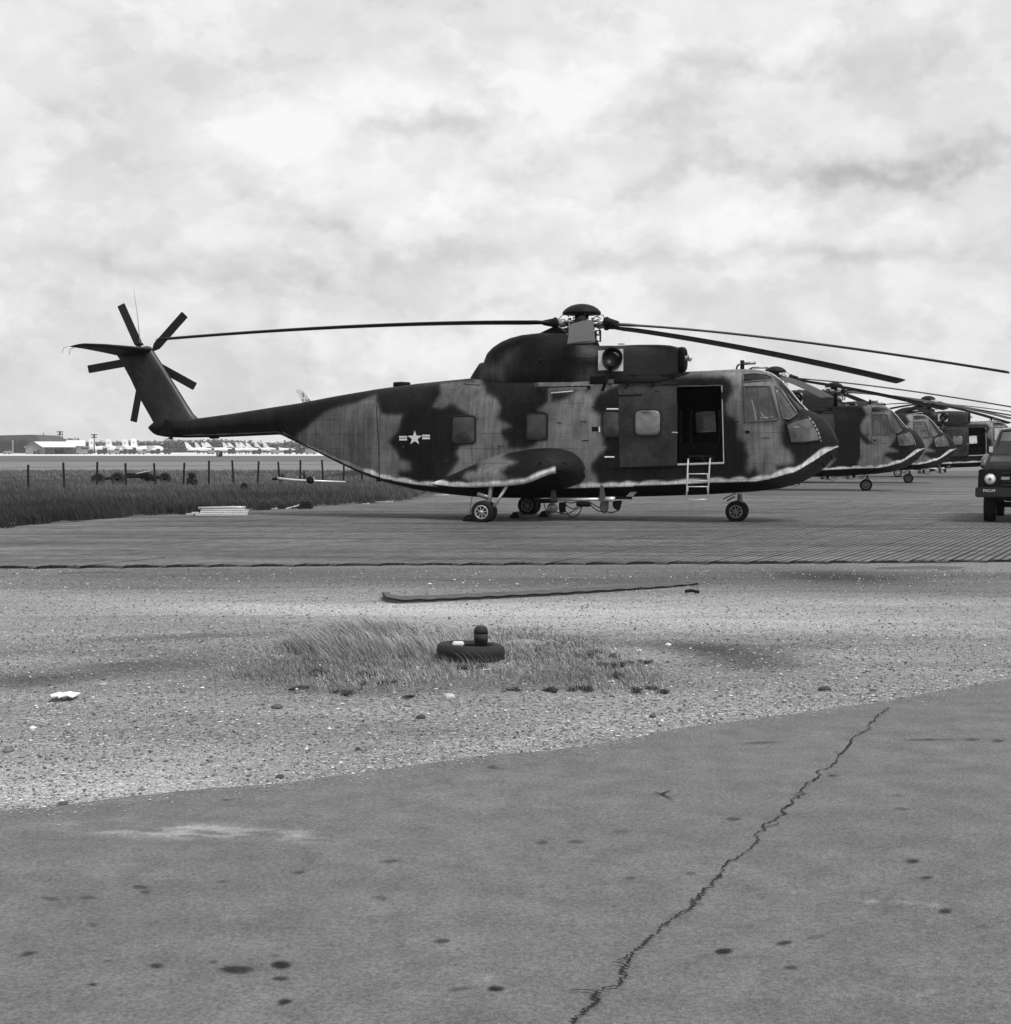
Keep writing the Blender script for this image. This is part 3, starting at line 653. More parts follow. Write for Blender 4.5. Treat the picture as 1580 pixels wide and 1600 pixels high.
o = MB().tube([p0, p0.lerp(p1, .5) + Vector((0, .03, .01)), p1], .018, 6).build('metal_offcut', darkmetal); tag(o, 'short dark offcut beside right end of the loose mat strip', 'scrap')
# dark uneven lip along the mat edge
xs_ = np.linspace(-9.5, 10.5, 520); vs = []
for x in xs_:
    y = mat_edge_y(x) - 0.02 + .03 * math.sin(x * 3.1) ; z_ = .022 + .008 * math.sin(x * 7.3) + rr.uniform(-.010, .008)
    vs += [(x, y - .02, -.02), (x, y, z_), (x, y + .06, z_ - .005), (x, y + .12, -.01)]
fs = []
for i in range(len(xs_) - 1):
    for j in range(3): fs.append((4 * i + j, 4 * i + j + 1, 4 * i + 5 + j, 4 * i + 4 + j))
mm_ = MB(); mm_.add(vs, fs); o = mm_.build('mat_edge_lip', mat('edge_rust', 0.015), MATR, fix=False)

# ================================================================== HELICOPTER
PSI = math.radians(15.0); HX, HY = 0.06, 33.6
Fv = np.array([math.cos(PSI), -math.sin(PSI), 0]); Lv = np.array([math.sin(PSI), math.cos(PSI), 0])
HO = np.array([HX, HY, 0.0])
def hl(px, py, v=0.0):
    """photo pixel -> helicopter coordinates (forward u, up w) on the plane 'v metres to its left'"""
    d = ray(px, py); C0 = np.array([0, 0, HC]); t = (v - (C0 - HO) @ Lv) / (d @ Lv); P = C0 + t * d
    return float((P - HO) @ Fv), float(P[2])
TOP = [(233, 668), (236, 663), (242, 659), (252, 657), (300, 655), (360, 647), (430, 636), (480, 629), (540, 618), (600, 608), (660, 600), (740, 592), (800, 588), (900, 585), (1000, 583), (1060, 582), (1110, 580), (1160, 577.5), (1185, 578), (1203, 583), (1218, 592), (1232, 606), (1247, 624), (1258, 637), (1270, 643), (1285, 651), (1296, 662), (1304, 674), (1309, 687), (1311.5, 697)]
BOT = [(233, 669), (237, 675), (245, 680), (262, 683), (290, 684), (350, 683), (440, 679), (485, 701), (520, 719), (560, 738), (600, 753), (650, 765), (700, 772), (750, 777), (800, 778), (900, 778), (1000, 776), (1100, 773), (1180, 768), (1220, 763), (1250, 755), (1275, 742), (1295, 725), (1307, 708), (1311.5, 700)]
CHN = [(440, 677), (485, 699), (520, 716), (560, 735), (600, 749), (650, 758), (700, 763), (800, 764), (900, 763), (1033, 759), (1109, 755), (1180, 753.5), (1206, 748), (1242, 738), (1271, 721), (1290, 708), (1306, 700), (1311.5, 698.5)]
HWp = [(233, .03), (240, .12), (262, .2), (300, .24), (440, .42), (485, .66), (540, .84), (600, .96), (660, 1.03), (700, 1.06), (1150, 1.06), (1190, 1.04), (1220, .98), (1245, .88), (1268, .73), (1285, .57), (1298, .38), (1306, .22), (1311.5, .04)]
def c2(lst, v=0.0):
    q = [hl(a_, b_, v) for a_, b_ in lst]; return np.array([k[0] for k in q]), np.array([k[1] for k in q])
tu, tw_ = c2(TOP); bu, bw = c2(BOT); cu, cw = c2(CHN, -0.95)
# chine traced on the near side plane; scale its stations onto the nose, where the plane narrows
hu = np.array([hl(a_, 700)[0] for a_, b_ in HWp]); hv = np.array([b_ for a_, b_ in HWp])
cu = np.array([hl(a_, b_, -float(np.interp(hl(a_, b_)[0], hu, hv)))[0] for a_, b_ in CHN])
cw = np.array([hl(a_, b_, -float(np.interp(hl(a_, b_)[0], hu, hv)))[1] for a_, b_ in CHN])
U_TAIL, U_NOSE = tu[0], tu[-1]
def smooth_interp(x, xp, fp):
    h = 0.06; return (np.interp(x - h, xp, fp) + 2 * np.interp(x, xp, fp) + np.interp(x + h, xp, fp)) / 4
u_boom = hl(440, 678)[0]
def section(u):
    zt = float(smooth_interp(u, tu, tw_)); zb = float(smooth_interp(u, bu, bw)); hw = float(smooth_interp(u, hu, hv))
    k = np.clip((u - u_boom) / 1.2 + 0.2, 0, 1)                       # 0 boom, 1 hull
    zc = float(np.interp(u, cu, cw)) if u > cu[0] else zb + .35 * (zt - zb)
    zc = k * zc + (1 - k) * (zb + .32 * (zt - zb)); zc = min(max(zc, zb + .01), zt - .02)
    n_ = 2.1 + 1.5 * k
    nose = np.clip((u - hl(1225, 650)[0]) / 1.1, 0, 1); n_ = n_ - 1.2 * nose
    zm = zc + (zt - zc) * (0.30 + .18 * k * (1 - nose))
    hwc = hw * (0.88 + .10 * k)
    pts = []
    for i in range(14):                                               # keel to chine
        t = i / 14; bulge = (1 - k) * .35 + .06
        pts.append((hwc * (t ** (1 - .45 * (1 - k))), zb + (zc - zb) * (t ** (1 + .9 * (1 - k)) )))
    for i in range(10):
        t = i / 10; pts.append((hwc + (hw - hwc) * math.sin(t * math.pi / 2), zc + (zm - zc) * t))
    for i in range(61):
        a_ = i / 60 * math.pi / 2
        pts.append((hw * max(math.cos(a_), 0) ** (2 / n_), zm + (zt - zm) * math.sin(a_) ** (2 / n_)))
    return np.array(pts)
NS, NR = 470, 122
us = np.linspace(U_TAIL + .005, U_NOSE - .004, NS)
# finer stations near the nose tip
us = np.concatenate([us[:-12], np.linspace(us[-12], us[-1], 26)]); NS = len(us)
secs = []; secq = []
for u in us:
    p = section(u); secq.append(p); sl = np.concatenate([[0], np.cumsum(np.hypot(*np.diff(p, axis=0).T))]); t = np.linspace(0, sl[-1], NR)
    secs.append(np.stack([np.interp(t, sl, p[:, 0]), np.interp(t, sl, p[:, 1])], 1))
def skin(u, w_):
    """half width of the body at station u, height w"""
    i = int(np.clip(np.searchsorted(us, u), 1, NS - 1)); f_ = float(np.clip((u - us[i - 1]) / (us[i] - us[i - 1]), 0, 1))
    def one(s):
        z = s[14:, 1]; return float(np.interp(w_, z, s[14:, 0]))
    return one(secq[i - 1]) * (1 - f_) + one(secq[i]) * f_
def on(px, py, off=0.0):
    """photo pixel -> point on the near skin (u, v, w)"""
    v = -1.0
    for _ in range(6):
        u, w_ = hl(px, py, v); v = -0.5 * (skin(u, w_) + off) + 0.5 * v
    return u, -(skin(u, w_) + off), w_
def uwp(lst): return [(lambda q: (q[0], q[2]))(on(a_, b_)) for a_, b_ in lst]

# vertices
Vn = []
for i, u in enumerate(us):
    s = secs[i]
    ring = [(u, -a_, b_) for a_, b_ in s] + [(u, a_, b_) for a_, b_ in s[::-1][1:-1]]
    Vn += ring
Vn = np.array(Vn); NRR = 2 * NR - 2
idx = np.arange(NS * NRR).reshape(NS, NRR); nxt = np.roll(idx, -1, axis=1)
quads = np.stack([idx[:-1], idx[1:], nxt[1:], nxt[:-1]], -1).reshape(-1, 4)
Uv, Vv, Wv = Vn[:, 0], Vn[:, 1], Vn[:, 2]
P2 = np.stack([Uv, Wv], 1)

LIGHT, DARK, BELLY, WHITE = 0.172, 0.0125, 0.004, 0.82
CAMO = [
 [(180, 480), (180, 740), (430, 700), (455, 688), (480, 668), (505, 645), (560, 628), (600, 613), (650, 603), (740, 596), (740, 575), (500, 575)],
 [(594, 600), (596, 647), (628, 650), (622, 673), (608, 690), (616, 702), (626, 718), (640, 722), (641, 733), (622, 738), (624, 752), (650, 768), (700, 774), (700, 745), (720, 718), (713, 708), (720, 698), (742, 693), (742, 652), (721, 640), (705, 630), (691, 637), (677, 635), (689, 614), (691, 596)],
 [(761, 585), (761, 616), (776, 625), (782, 637), (776, 654), (784, 659), (798, 666), (782, 671), (782, 678), (793, 690), (793, 701), (822, 701), (839, 695), (841, 688), (856, 686), (856, 646), (842, 640), (858, 628), (858, 604), (842, 603), (842, 585)],
 [(861, 612), (897, 611), (888, 622), (870, 628), (861, 629)],
 [(950, 607), (932, 620), (925, 634), (928, 642), (940, 650), (938, 662), (945, 680), (942, 694), (948, 698), (945, 703), (932, 714), (924, 724), (923, 735), (930, 746), (938, 765), (1000, 775), (1193, 772), (1193, 748), (1187, 740), (1180, 731), (1170, 738), (1166, 731), (1170, 712), (1165, 700), (1166, 691), (1153, 683), (1153, 666), (1147, 653), (1138, 647), (1134, 632), (1140, 621), (1146, 609), (1142, 594), (1130, 588), (1060, 590), (975, 596)],
 [(1225, 655), (1221, 666), (1220, 681), (1221, 697), (1233, 704), (1240, 712), (1240, 723), (1229, 727), (1212, 727), (1214, 735), (1231, 745), (1260, 750), (1322, 730), (1322, 640), (1262, 632), (1245, 641)],
 [(1205, 575), (1208, 590), (1226, 610), (1246, 640), (1262, 640), (1262, 620), (1235, 590)],
]
def camo_field(P, lists, soft=0.022, seed=61):
    jit = 0.030 * waves(P[:, 0], P[:, 1], seed, 9)
    f_ = np.zeros(len(P))
    for q in lists:
        d = sdf_poly(P, q) + jit
        f_ = np.maximum(f_, 1 / (1 + np.exp(np.clip(d / soft, -30, 30))))
    return f_
camo_uw = [uwp(q) for q in CAMO]
dk_ = camo_field(P2, camo_uw)
col = LIGHT * (1 - dk_) + DARK * dk_
# slightly greyer upsweep between boom and cabin
um, uM = hl(440, 690)[0], hl(600, 690)[0]
col = np.where((Uv > um) & (Uv < uM + .6), col * (0.62 + .38 * np.clip((Uv - uM) / .6, 0, 1)), col)
zc_ = np.interp(Uv, cu, cw); hgt_ = Wv - zc_
u_s0 = cu[0] + .4
band = 0.085 + 0.035 * np.clip((Uv - hl(1180, 700)[0]) / 1.5, 0, 1) + 0.048 * np.abs(np.sin(Uv * 5.6 + .9 * np.sin(Uv * 2.3))) + .022 * waves(Uv, Wv * 0, 62, 14) - 0.02
band *= np.clip((Uv - cu[0]) / 2.0, .35, 1); band *= np.clip((U_NOSE - Uv) / .35, .25, 1)
bandm = (Uv > cu[0]) & (Uv < U_NOSE - .01)
k1 = 1 / (1 + np.exp(np.clip((hgt_ - band) / .008, -30, 30)))
wn = np.clip(WHITE * (0.82 + .25 * waves(Uv, Wv, 63, 25)), .3, .85) * np.where(Uv < hl(590, 700)[0], .38, 1.0)
col = np.where(bandm, col * (1 - k1) + wn * k1, col)
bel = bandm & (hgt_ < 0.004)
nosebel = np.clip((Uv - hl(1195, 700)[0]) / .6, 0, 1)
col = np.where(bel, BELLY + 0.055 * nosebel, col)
# bright scuffed line under the boom
bz = Wv - np.interp(Uv, bu, bw)
bm_ = (Uv < cu[0] + .1) & (Uv > U_TAIL + 1) & (bz > .05) & (bz < .075 + .02 * waves(Uv, Wv * 0, 65, 12))
col = np.where(bm_, 0.16, col)

# openings
SIDEW = [(1163, 604), (1201, 603), (1204, 606), (1217, 652), (1214, 656), (1165, 660)]
QUART = [(1211, 604), (1219, 609), (1245, 646), (1234, 655), (1224, 654)]
BROW = [(1161, 585), (1178, 583.5), (1196, 585), (1206, 589), (1207, 594), (1161, 597)]
CHIN = [(1229, 663), (1242, 656), (1263, 652), (1271, 656), (1278, 669), (1283, 688), (1258, 691), (1236, 691)]
FRONT = [(1220, 600), (1227, 607), (1242, 624), (1256, 638), (1249, 643), (1234, 624)]
DOOR = [(1059, 602), (1126, 601), (1129, 722), (1060, 725)]
FARW = [(1085, 643), (1119, 641), (1121, 676), (1087, 678)]
def inpoly(P, lst): return sdf_poly(P, lst) < 0
qc = Vn[quads].mean(axis=1); Q2 = qc[:, [0, 2]]
near = qc[:, 1] < -0.02; far_ = ~near
part = {}
used = np.zeros(len(quads), bool)
for nm, pl_ in (('side_window', SIDEW), ('quarter_window', QUART), ('eyebrow_window', BROW), ('chin_window', CHIN), ('front_windshield', FRONT)):
    ins = inpoly(Q2, uwp(pl_)) & (~used); used |= ins
    part[nm] = ins
farw_uw = [hl(a_, b_, 1.04) for a_, b_ in FARW]
fw = inpoly(Q2, farw_uw) & far_; used |= fw
dr = inpoly(Q2, uwp(DOOR)) & near; used |= dr

def sub_mesh(name, sel, m, parent, attr=None, off=0.0):
    fq = quads[sel]; ids, inv = np.unique(fq, return_inverse=True); inv = inv.reshape(fq.shape)
    V = Vn[ids].copy()
    at_ = {'paint': col[ids]} if attr else None
    return np_mesh(name, V, inv, m, parent, smooth=True, attr=at_)

def world_root(name, loc, rz): return empty(name, loc, rz)
H1 = world_root('helicopter', (HX, HY, 0), -PSI)
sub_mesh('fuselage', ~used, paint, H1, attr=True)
# solid cap rings are tiny; glazing panes
for nm in part:
    for side in (near, far_):
        s_ = part[nm] & side
        if s_.any(): sub_mesh(nm, s_, darkglass if nm in ('eyebrow_window', 'front_windshield') else glass, H1)
sub_mesh('cabin_window', fw, farglass, H1)
mb = MB(); mb.tube([((lambda a_: (a_[0], skin(*a_) - .01, a_[1]))(q)) for q in farw_uw], .045, 6, closed=True); mb.build('cabin_window_frame', interior, H1)

def framed(lst, r, m, name='window_frame', off=0.008, sub=4, parent=None, both=False):
    P = [on(*q) for q in lst]; pts = []
    for i in range(len(P)):
        a_, b_ = Vector(P[i]), Vector(P[(i + 1) % len(P)])
        for j in range(sub):
            q = a_.lerp(b_, j / sub); pts.append((q.x, -(skin(q.x, q.z) + off), q.z))
    if both:
        mb = MB(); mb.tube([(x, -y, z) for x, y, z in pts], r, 6, closed=True); mb.build(name, m, parent or H1)
    mb = MB(); mb.tube(pts, r, 6, closed=True)
    return mb.build(name, m, parent or H1)
frm = mat('frame_paint', 0.10, 0.5, nscale=12, namt=.3); frd = mat('frame_dark', 0.02, .5)
framed(SIDEW, .022, frm, both=True); framed(QUART, .020, frm, both=True); framed(BROW, .020, frm, both=True); framed(CHIN, .018, frd, both=True); framed(FRONT, .024, frd, both=True)
def skin_line(lst, r, m, name, off=.006, sub=6, both=False):
    P = [Vector(on(*q)) for q in lst]; pts = []
    for i in range(len(P) - 1):
        for j in range(sub):
            q = P[i].lerp(P[i + 1], j / sub); pts.append((q.x, -(skin(q.x, q.z) + off), q.z))
    q = P[-1]; pts.append((q.x, -(skin(q.x, q.z) + off), q.z))
    mb = MB(); mb.tube(pts, r, 6)
    if both: mb.tube([(x, -y, z) for x, y, z in pts], r, 6)
    return mb.build(name, m, H1)
skin_line([(1185, 603.5), (1186, 659)], .012, frm, 'window_post')
skin_line([(1202, 603.5), (1203, 658)], .009, frm, 'window_post')
skin_line([(1161, 578.5), (1161, 602), (1163, 662)], .014, frm, 'window_post')
skin_line([(1191, 580), (1206, 584), (1222, 596), (1236, 612), (1250, 630), (1262, 642)], .022, mat('pale_sill', .5, .35, nscale=20, namt=.4), 'windshield_post', off=.01)  # bright highlight along the post is painted in as a pale tone
skin_line([(1263, 651), (1272, 662), (1279, 676), (1283, 690)], .014, mat('pale_sill', .28), 'chin_window_bow', off=.012)
for i, (a_, b_) in enumerate([(1268, 657), (1272, 663), (1275, 668), (1278, 674), (1280, 680), (1282, 686)]):
    u, v, w_ = on(a_, b_, .026); mb = MB(); mb.lathe([(.018, -.004), (.018, .004), (.0001, .006)], (u, v, w_), 'y', 8); mb.build('bow_bolt', black, H1)
# wipers
skin_line([(1175, 625), (1180, 645), (1182, 658)], .007, bright, 'wiper_arm', off=.03)
skin_line([(1189, 645), (1194, 651), (1200, 654)], .007, bright, 'wiper_arm', off=.03)

# interior: floor, bulkheads, ceiling, seats
mb = MB(); uf, ub = hl(1205, 700)[0], hl(700, 700)[0]
mb.box(((uf + ub) / 2, 0, 0.95), (uf - ub, 1.9, .05)); mb.build('cabin_floor', interior, H1)
mb = MB(); zc1 = hl(1000, 596)[1]; uc0, uc1 = hl(800, 600)[0], hl(1150, 600)[0]; mb.box(((uc0 + uc1) / 2, 0, zc1), (uc1 - uc0, 1.3, .04)); mb.build('cabin_ceiling', interior, H1)
mb = MB(); mb.box((hl(1146, 650)[0], 0.25, 1.75), (.04, 1.5, 1.55)); mb.build('bulkhead', interior, H1); mb = MB(); mb.box((ub + .1, 0, 1.7), (.04, 1.7, 1.5)); mb.build('bulkhead', interior, H1)
sm_ = mat('seat_frame_metal', .05, .5, .3)
for v in (-.5, .5):
    us_ = hl(1176, 650, v)[0]; mb = MB(); mb.box((us_, v, 1.45), (.5, .48, .1)); mb.box((us_ - .24, v, 1.85), (.1, .46, .75)); mb.box((us_ - .24, v, 2.32), (.08, .28, .18)); mb.build('pilot_seat', mat('seat_fabric', .06, .9), H1, bevel=.02)
mb = MB(); mb.box((hl(1218, 650)[0], 0, 1.62), (.3, 1.5, .3)); mb.build('instrument_panel', black, H1, bevel=.03)
# crew seat seen through the door
ud, wd_ = hl(1078, 697, -.4); mb = MB()
for dx in (0, .52):
    mb.tube([(ud + dx, -.45, .97), (ud + dx, -.45, 1.45)], .015, 6)
mb.tube([(ud, -.45, 1.45), (ud + .52, -.45, 1.45)], .015, 6); mb.tube([(ud + .25, -.45, 1.45), (ud + .48, -.45, 1.15)], .015, 6); mb.build('crew_seat', sm_, H1)

for k, x_ in enumerate((1064, 1080, 1124)):
    mb = MB(); u_ = hl(x_, 650, 1.0)[0]; mb.box((u_, .98, 1.75), (.05, .06, 1.5)); mb.build('cabin_rib', mat('rib_primer', .045, .6), H1)
mb = MB(); u_ = hl(1100, 690, .8)[0]; mb.box((u_, .75, 1.30), (1.1, .35, .05)); mb.box((u_, .93, 1.55), (1.1, .04, .4)); mb.build('bench_seat', mat('webbing_seat', .035, .9), H1, bevel=.01)
# door frame and sill
mb = MB()
def sk3(px, py, off): u, v, w_ = on(px, py, off); return (u, v, w_)
mb.tube([sk3(1128, 602, .012), sk3(1129, 640, .012), sk3(1130, 680, .012), sk3(1131, 724, .012)], .012, 6); mb.build('door_rail', bright, H1)
mb = MB(); mb.tube([sk3(1058, 603.5, .012), sk3(1092, 603, .012), sk3(1127, 602, .012)], .009, 6); mb.build('door_header', greymetal, H1)
mb = MB(); mb.tube([sk3(1059, 726, .02), sk3(1131, 723.5, .02)], .024, 6); mb.build('door_sill', bright, H1)

def rrect(x0, y0, x1, y1, r=5, n_=5):
    out_ = []
    for cx, cy, a0 in ((x1 - r, y0 + r, -90), (x1 - r, y1 - r, 0), (x0 + r, y1 - r, 90), (x0 + r, y0 + r, 180)):
        for i in range(n_): a_ = math.radians(a0 + 90 * i / (n_ - 1)); out_.append((cx + r * math.cos(a_), cy + r * math.sin(a_)))
    return out_
def patch_on_skin(lst, name, m, off, thick=0.0, bulge=0.0, rings=6, parent=None, attr=False, sub=1, smooth=True):
    P = np.array(uwp(lst)); 
    if sub > 1: P = np.concatenate([P + (np.roll(P, -1, 0) - P) * j / sub for j in range(sub)]).reshape(sub, -1, 2).transpose(1, 0, 2).reshape(-1, 2)
    n_ = len(P); c_ = P.mean(axis=0); vs = [(c_[0], -(skin(*c_) + off + bulge), c_[1])]; fs = []
    for r in range(1, rings + 1):
        t = r / rings
        for p in P:
            q = c_ + (p - c_) * t; vs.append((q[0], -(skin(*q) + off + bulge * (1 - t ** 2.2)), q[1]))
    for j in range(n_): fs.append((0, 1 + j, 1 + (j + 1) % n_))
    for r in range(1, rings):
        for j in range(n_):
            a_ = 1 + (r - 1) * n_; b_ = 1 + r * n_; fs.append((a_ + j, b_ + j, b_ + (j + 1) % n_, a_ + (j + 1) % n_))
    k = len(vs)
    if thick:
        for p in P: vs.append((p[0], -(skin(*p) + off - thick), p[1]))
        b_ = 1 + (rings - 1) * n_
        for j in range(n_): fs.append((b_ + j, k + j, k + (j + 1) % n_, b_ + (j + 1) % n_))
    mb = MB(); mb.add(vs, fs, smooth); o = mb.build(name, m, parent or H1)
    if attr:
        V = np.array([v.co for v in o.data.vertices]); d_ = camo_field(V[:, [0, 2]], camo_uw)
        a_ = o.data.attributes.new('paint', 'FLOAT', 'POINT'); a_.data.foreach_set('value', (LIGHT * (1 - d_) + DARK * d_).astype(np.float32))
    return o
# sliding door
dor = patch_on_skin([(967, 600), (1012, 599), (1058, 598), (1058, 640), (1058, 690), (1058, 727), (1012, 729), (969, 730), (968, 690), (967, 640)], 'sliding_door', mat('door_paint', .036, .6, nscale=1.5, namt=.45, nscale2=9, namt2=.25, bump=.3, bscale=4, spec=.15), 
 .03, .05, sub=3, rings=8, smooth=False)
patch_on_skin(rrect(993, 641, 1032, 680, 8), 'door_window', doorglass, .052, .01, .03, parent=dor)
mb = MB(); mb.tube([sk3(*q, .05) for q in rrect(992, 640, 1033, 681, 8)], .010, 6, closed=True); mb.build('window_seal', frd, dor)
mb = MB(); mb.tube([sk3(1050, 675.5, .075), sk3(1059, 676, .075)], .012, 6); mb.build('door_handle', bright, dor)
skin_line([(967, 618), (985, 617.5), (1004, 616.5)], .014, black, 'door_track', off=.035)
skin_line([(950, 731), (1010, 731.5), (1058, 729)], .014, black, 'door_track', off=.012)
# cabin windows
for q, gl in ((rrect(707, 650, 743, 692, 5), cabinglass), (rrect(823, 646, 855, 687, 5), cabinglass), (rrect(942, 642, 969, 682, 5), cabinglass)):
    fr = framed(q, .020, frd, 'cabin_window_frame', off=.006, sub=2)
    patch_on_skin(q, 'pane', gl, .008, 0, .035, parent=fr)
    inr = [(lambda c: (c[0], c[1]))(p) for p in q]
# star and bars
def star_pts(cx, cy, R_, r_):
    return [(cx + (R_ if i % 2 == 0 else r_) * math.sin(math.pi * i / 5), cy - (R_ if i % 2 == 0 else r_) * math.cos(math.pi * i / 5)) for i in range(10)]
ins = patch_on_skin(star_pts(648.3, 684.5, 11.8, 4.7), 'star_insignia', white, .004, rings=3)
for (x0, x1) in ((624, 636.3), (660, 672)):
    for (y0, y1) in ((681.3, 684), (685.3, 688.2)):
        dy = -2 if x0 > 650 else 0
        patch_on_skin([(x0, y0 + dy), (x1, y0 + dy), (x1, y1 + dy), (x0, y1 + dy)], 'bar', white, .004, rings=2, parent=ins)

# small skin fittings: recessed steps with scuffed lips, handles
for (x0, y0, x1, y1, lip) in ((949, 630, 968, 638, 'b'), (925, 667, 935, 674, 'r'), (946, 703, 959, 713, 'b')):
    st_ = patch_on_skin([(x0, y0), (x1, y0), (x1, y1), (x0, y1)], 'foot_step', black, .004, rings=2)
    l_ = [(x0 - 1, y1 + 1.2), (x1 + 1, y1 + 1.2)] if lip == 'b' else [(x1 + 1.5, y0), (x1 + 1.5, y1 + 1)]
    mb = MB(); mb.tube([sk3(*q, .012) for q in l_], .017 if lip == 'b' else .013, 6); mb.build('scuffed_lip', white, st_)
for (x, y) in ((810, 662.5), (912, 658.5), (929, 636.5), (1027, 611.5), (783, 697), (1150, 659)):
    mb = MB(); mb.tube([sk3(x - 4, y - 1, .01), sk3(x - 3, y + .5, .03), sk3(x + 3, y + .5, .03), sk3(x + 4, y - 1, .01)], .010, 6); mb.build('grab_handle', black, H1)
skin_line([(861, 614), (875, 613), (896, 611)], .014, white, 'chipped_edge', off=.006)
skin_line([(858, 607), (858, 650), (857, 697)], .006, mat('scuff_grey', .2, .7), 'skin_seam')
skin_line([(592, 612), (592, 690), (593, 752)], .010, black, 'skin_seam', off=-.002)
skin_line([(1000, 603.5), (1014, 603)], .012, bright, 'chipped_edge')
mb = MB(); 
for q in ((1168, 675),): 
    u, v, w_ = on(*q, .004); mb.box((u, v, w_), (.09, .012, .06))
mb.build('inspection_plate', black, H1)
skin_line([(1190, 684), (1204, 684)], .005, black, 'skin_seam')
for q in (((870, 660), (877, 661)), ((910, 688), (920, 688)), ((725, 600), (750, 602))):
    skin_line(q, .008, camodark, 'skin_seam')
# square drain plate on the aft keel
st_ = patch_on_skin([(588, 747), (596, 748), (596, 753), (588, 752)], 'drain_plate', black, .006, rings=2)
# nose lights on the belly
for q in ((1300, 713), (1288, 727)):
    u, w_ = hl(q[0], q[1], -.25); mb = MB(); mb.lathe([(.05, -.02), (.05, .015), (.02, .02)], (u, -.25, w_), 'x', 12); mb.build('nose_light', black, H1)

# ---- fin (tail pylon)
def slab(poly_px, v0, thick, name, m, attrv=None, parent=None):
    """airfoil-like slab: outline rings inset"""
    P = [Vector((hl(a_, b_, v0)[0], 0, hl(a_, b_, v0)[1])) for a_, b_ in poly_px]
    c_ = sum(P, Vector()) / len(P)
    mb = MB(); n_ = len(P); L0 = []
    for s_, dv in ((1.0, 0.0), (.94, .55), (.80, .85), (.5, 1.0)):
        L0.append([c_ + (p - c_) * s_ + Vector((0, -dv * thick / 2, 0)) for p in P])
    rings = [[p + Vector((0, v0, 0)) for p in r] for r in L0]; rb = [[Vector((p.x, v0 + (v0 - p.y), p.z)) for p in r] for r in rings]
    vs = [q for r in rings for q in r] + [q for r in rb[1:] for q in r]; fs = []
    def br(a_, b_):
        for j in range(n_): fs.append((a_ * n_ + j, a_ * n_ + (j + 1) % n_, b_ * n_ + (j + 1) % n_, b_ * n_ + j))
    br(0, 1); br(1, 2); br(2, 3); br(0, 4); br(4, 5); br(5, 6)
    fs.append(tuple(3 * n_ + j for j in range(n_))); fs.append(tuple(6 * n_ + j for j in range(n_)))
    mb.add(vs, fs, True); return mb.build(name, m, parent or H1)
finm = mat('tail_paint', .018, .42, spec=.35, nscale=1.6, namt=.7, nscale2=9, namt2=.25)
# fin lofted bottom-to-top with airfoil sections
def fin(rows, name, m):
    mb = MB(); n_ = 22; vs = []
    for (pl, pt, th) in rows:      # leading pixel, trailing pixel, thickness
        (ul, wl), (ut, wt) = hl(*pl), hl(*pt)
        for j in range(n_):
            a_ = 2 * math.pi * j / n_; t = (1 + math.cos(a_)) / 2     # t=1 leading
            x = ut + (ul - ut) * t; z = wt + (wl - wt) * t
            y = th / 2 * math.sin(a_) * (0.55 + .45 * t)
            vs.append((x, y, z))
    fs = []
    for i in range(len(rows) - 1):
        for j in range(n_): fs.append((i * n_ + j, i * n_ + (j + 1) % n_, (i + 1) * n_ + (j + 1) % n_, (i + 1) * n_ + j))
    fs.append(tuple(range(n_))); fs.append(tuple((len(rows) - 1) * n_ + j for j in range(n_)))
    mb.add(vs, fs, True); return mb.build(name, m, H1)
fin([((325, 664), (236, 670), .46), ((310, 654), (241, 663), .44), ((302, 646), (239, 659), .40), ((290, 627), (233, 648), .38), ((270, 595), (217, 620), .36), ((255, 571), (204, 592), .34), ((240, 548), (190, 566), .34), ((236, 542), (184, 557), .30), ((230, 540.5), (186, 549), .14)], 'tail_fin', finm)
# dark louvre on the fin base and a rib
mb = MB(); q = [(258, 656), (248, 680), (272, 680), (262, 656)]
mb.prism([(hl(a_, b_, -.24)[0], -.235, hl(a_, b_, -.24)[1]) for a_, b_ in q], (0, -.02, 0)); mb.build('fin_louvre', black, H1)
mb = MB(); mb.tube([(*[(lambda t_: (t_[0], -.20, t_[1]))(hl(184, 556, -.2))][0],), (lambda t_: (t_[0], -.19, t_[1]))(hl(228, 592, -.19))], .012, 6); mb.build('fin_strut', finm, H1)
# stabiliser to the right-hand side (towards the camera)
def stab():
    mb = MB(); vs = []; n_ = 16
    rows = [(-0.05, (238, 545), (186, 556), .16), (-1.0, (207, 542), (163, 551), .14), (-2.0, (165, 538.5), (133, 545), .11), (-2.55, (135, 537), (108, 541.5), .06), (-2.62, (126, 537.5), (112, 540.5), .02)]
    for (v, pl, pt, th) in rows:
        (ul, wl), (ut, wt) = hl(*pl, v), hl(*pt, v)
        for j in range(n_):
            a_ = 2 * math.pi * j / n_; t = (1 + math.cos(a_)) / 2
            vs.append((ut + (ul - ut) * t, v, wt + (wl - wt) * t + th / 2 * math.sin(a_) * (.5 + .5 * t)))
    fs = []
    for i in range(len(rows) - 1):
        for j in range(n_): fs.append((i * n_ + j, i * n_ + (j + 1) % n_, (i + 1) * n_ + (j + 1) % n_, (i + 1) * n_ + j))
    fs.append(tuple(range(n_))); fs.append(tuple((len(rows) - 1) * n_ + j for j in range(n_)))
    mb.add(vs, fs, True); return mb.build('stabilizer', finm, H1)
stab()
for (a_, b_, c_, d_) in ((107, 541, 97, 551), (116, 543, 108, 554)):
    v = -2.5; p = [(hl(a_, b_, v)), (hl((a_ + c_) / 2 - 2, (b_ + d_) / 2 - 3, v)), (hl(c_, d_, v))]
    mb = MB(); mb.tube([(q[0], v, q[1]) for q in p], .008, 5); mb.build('static_wick', bright, H1)
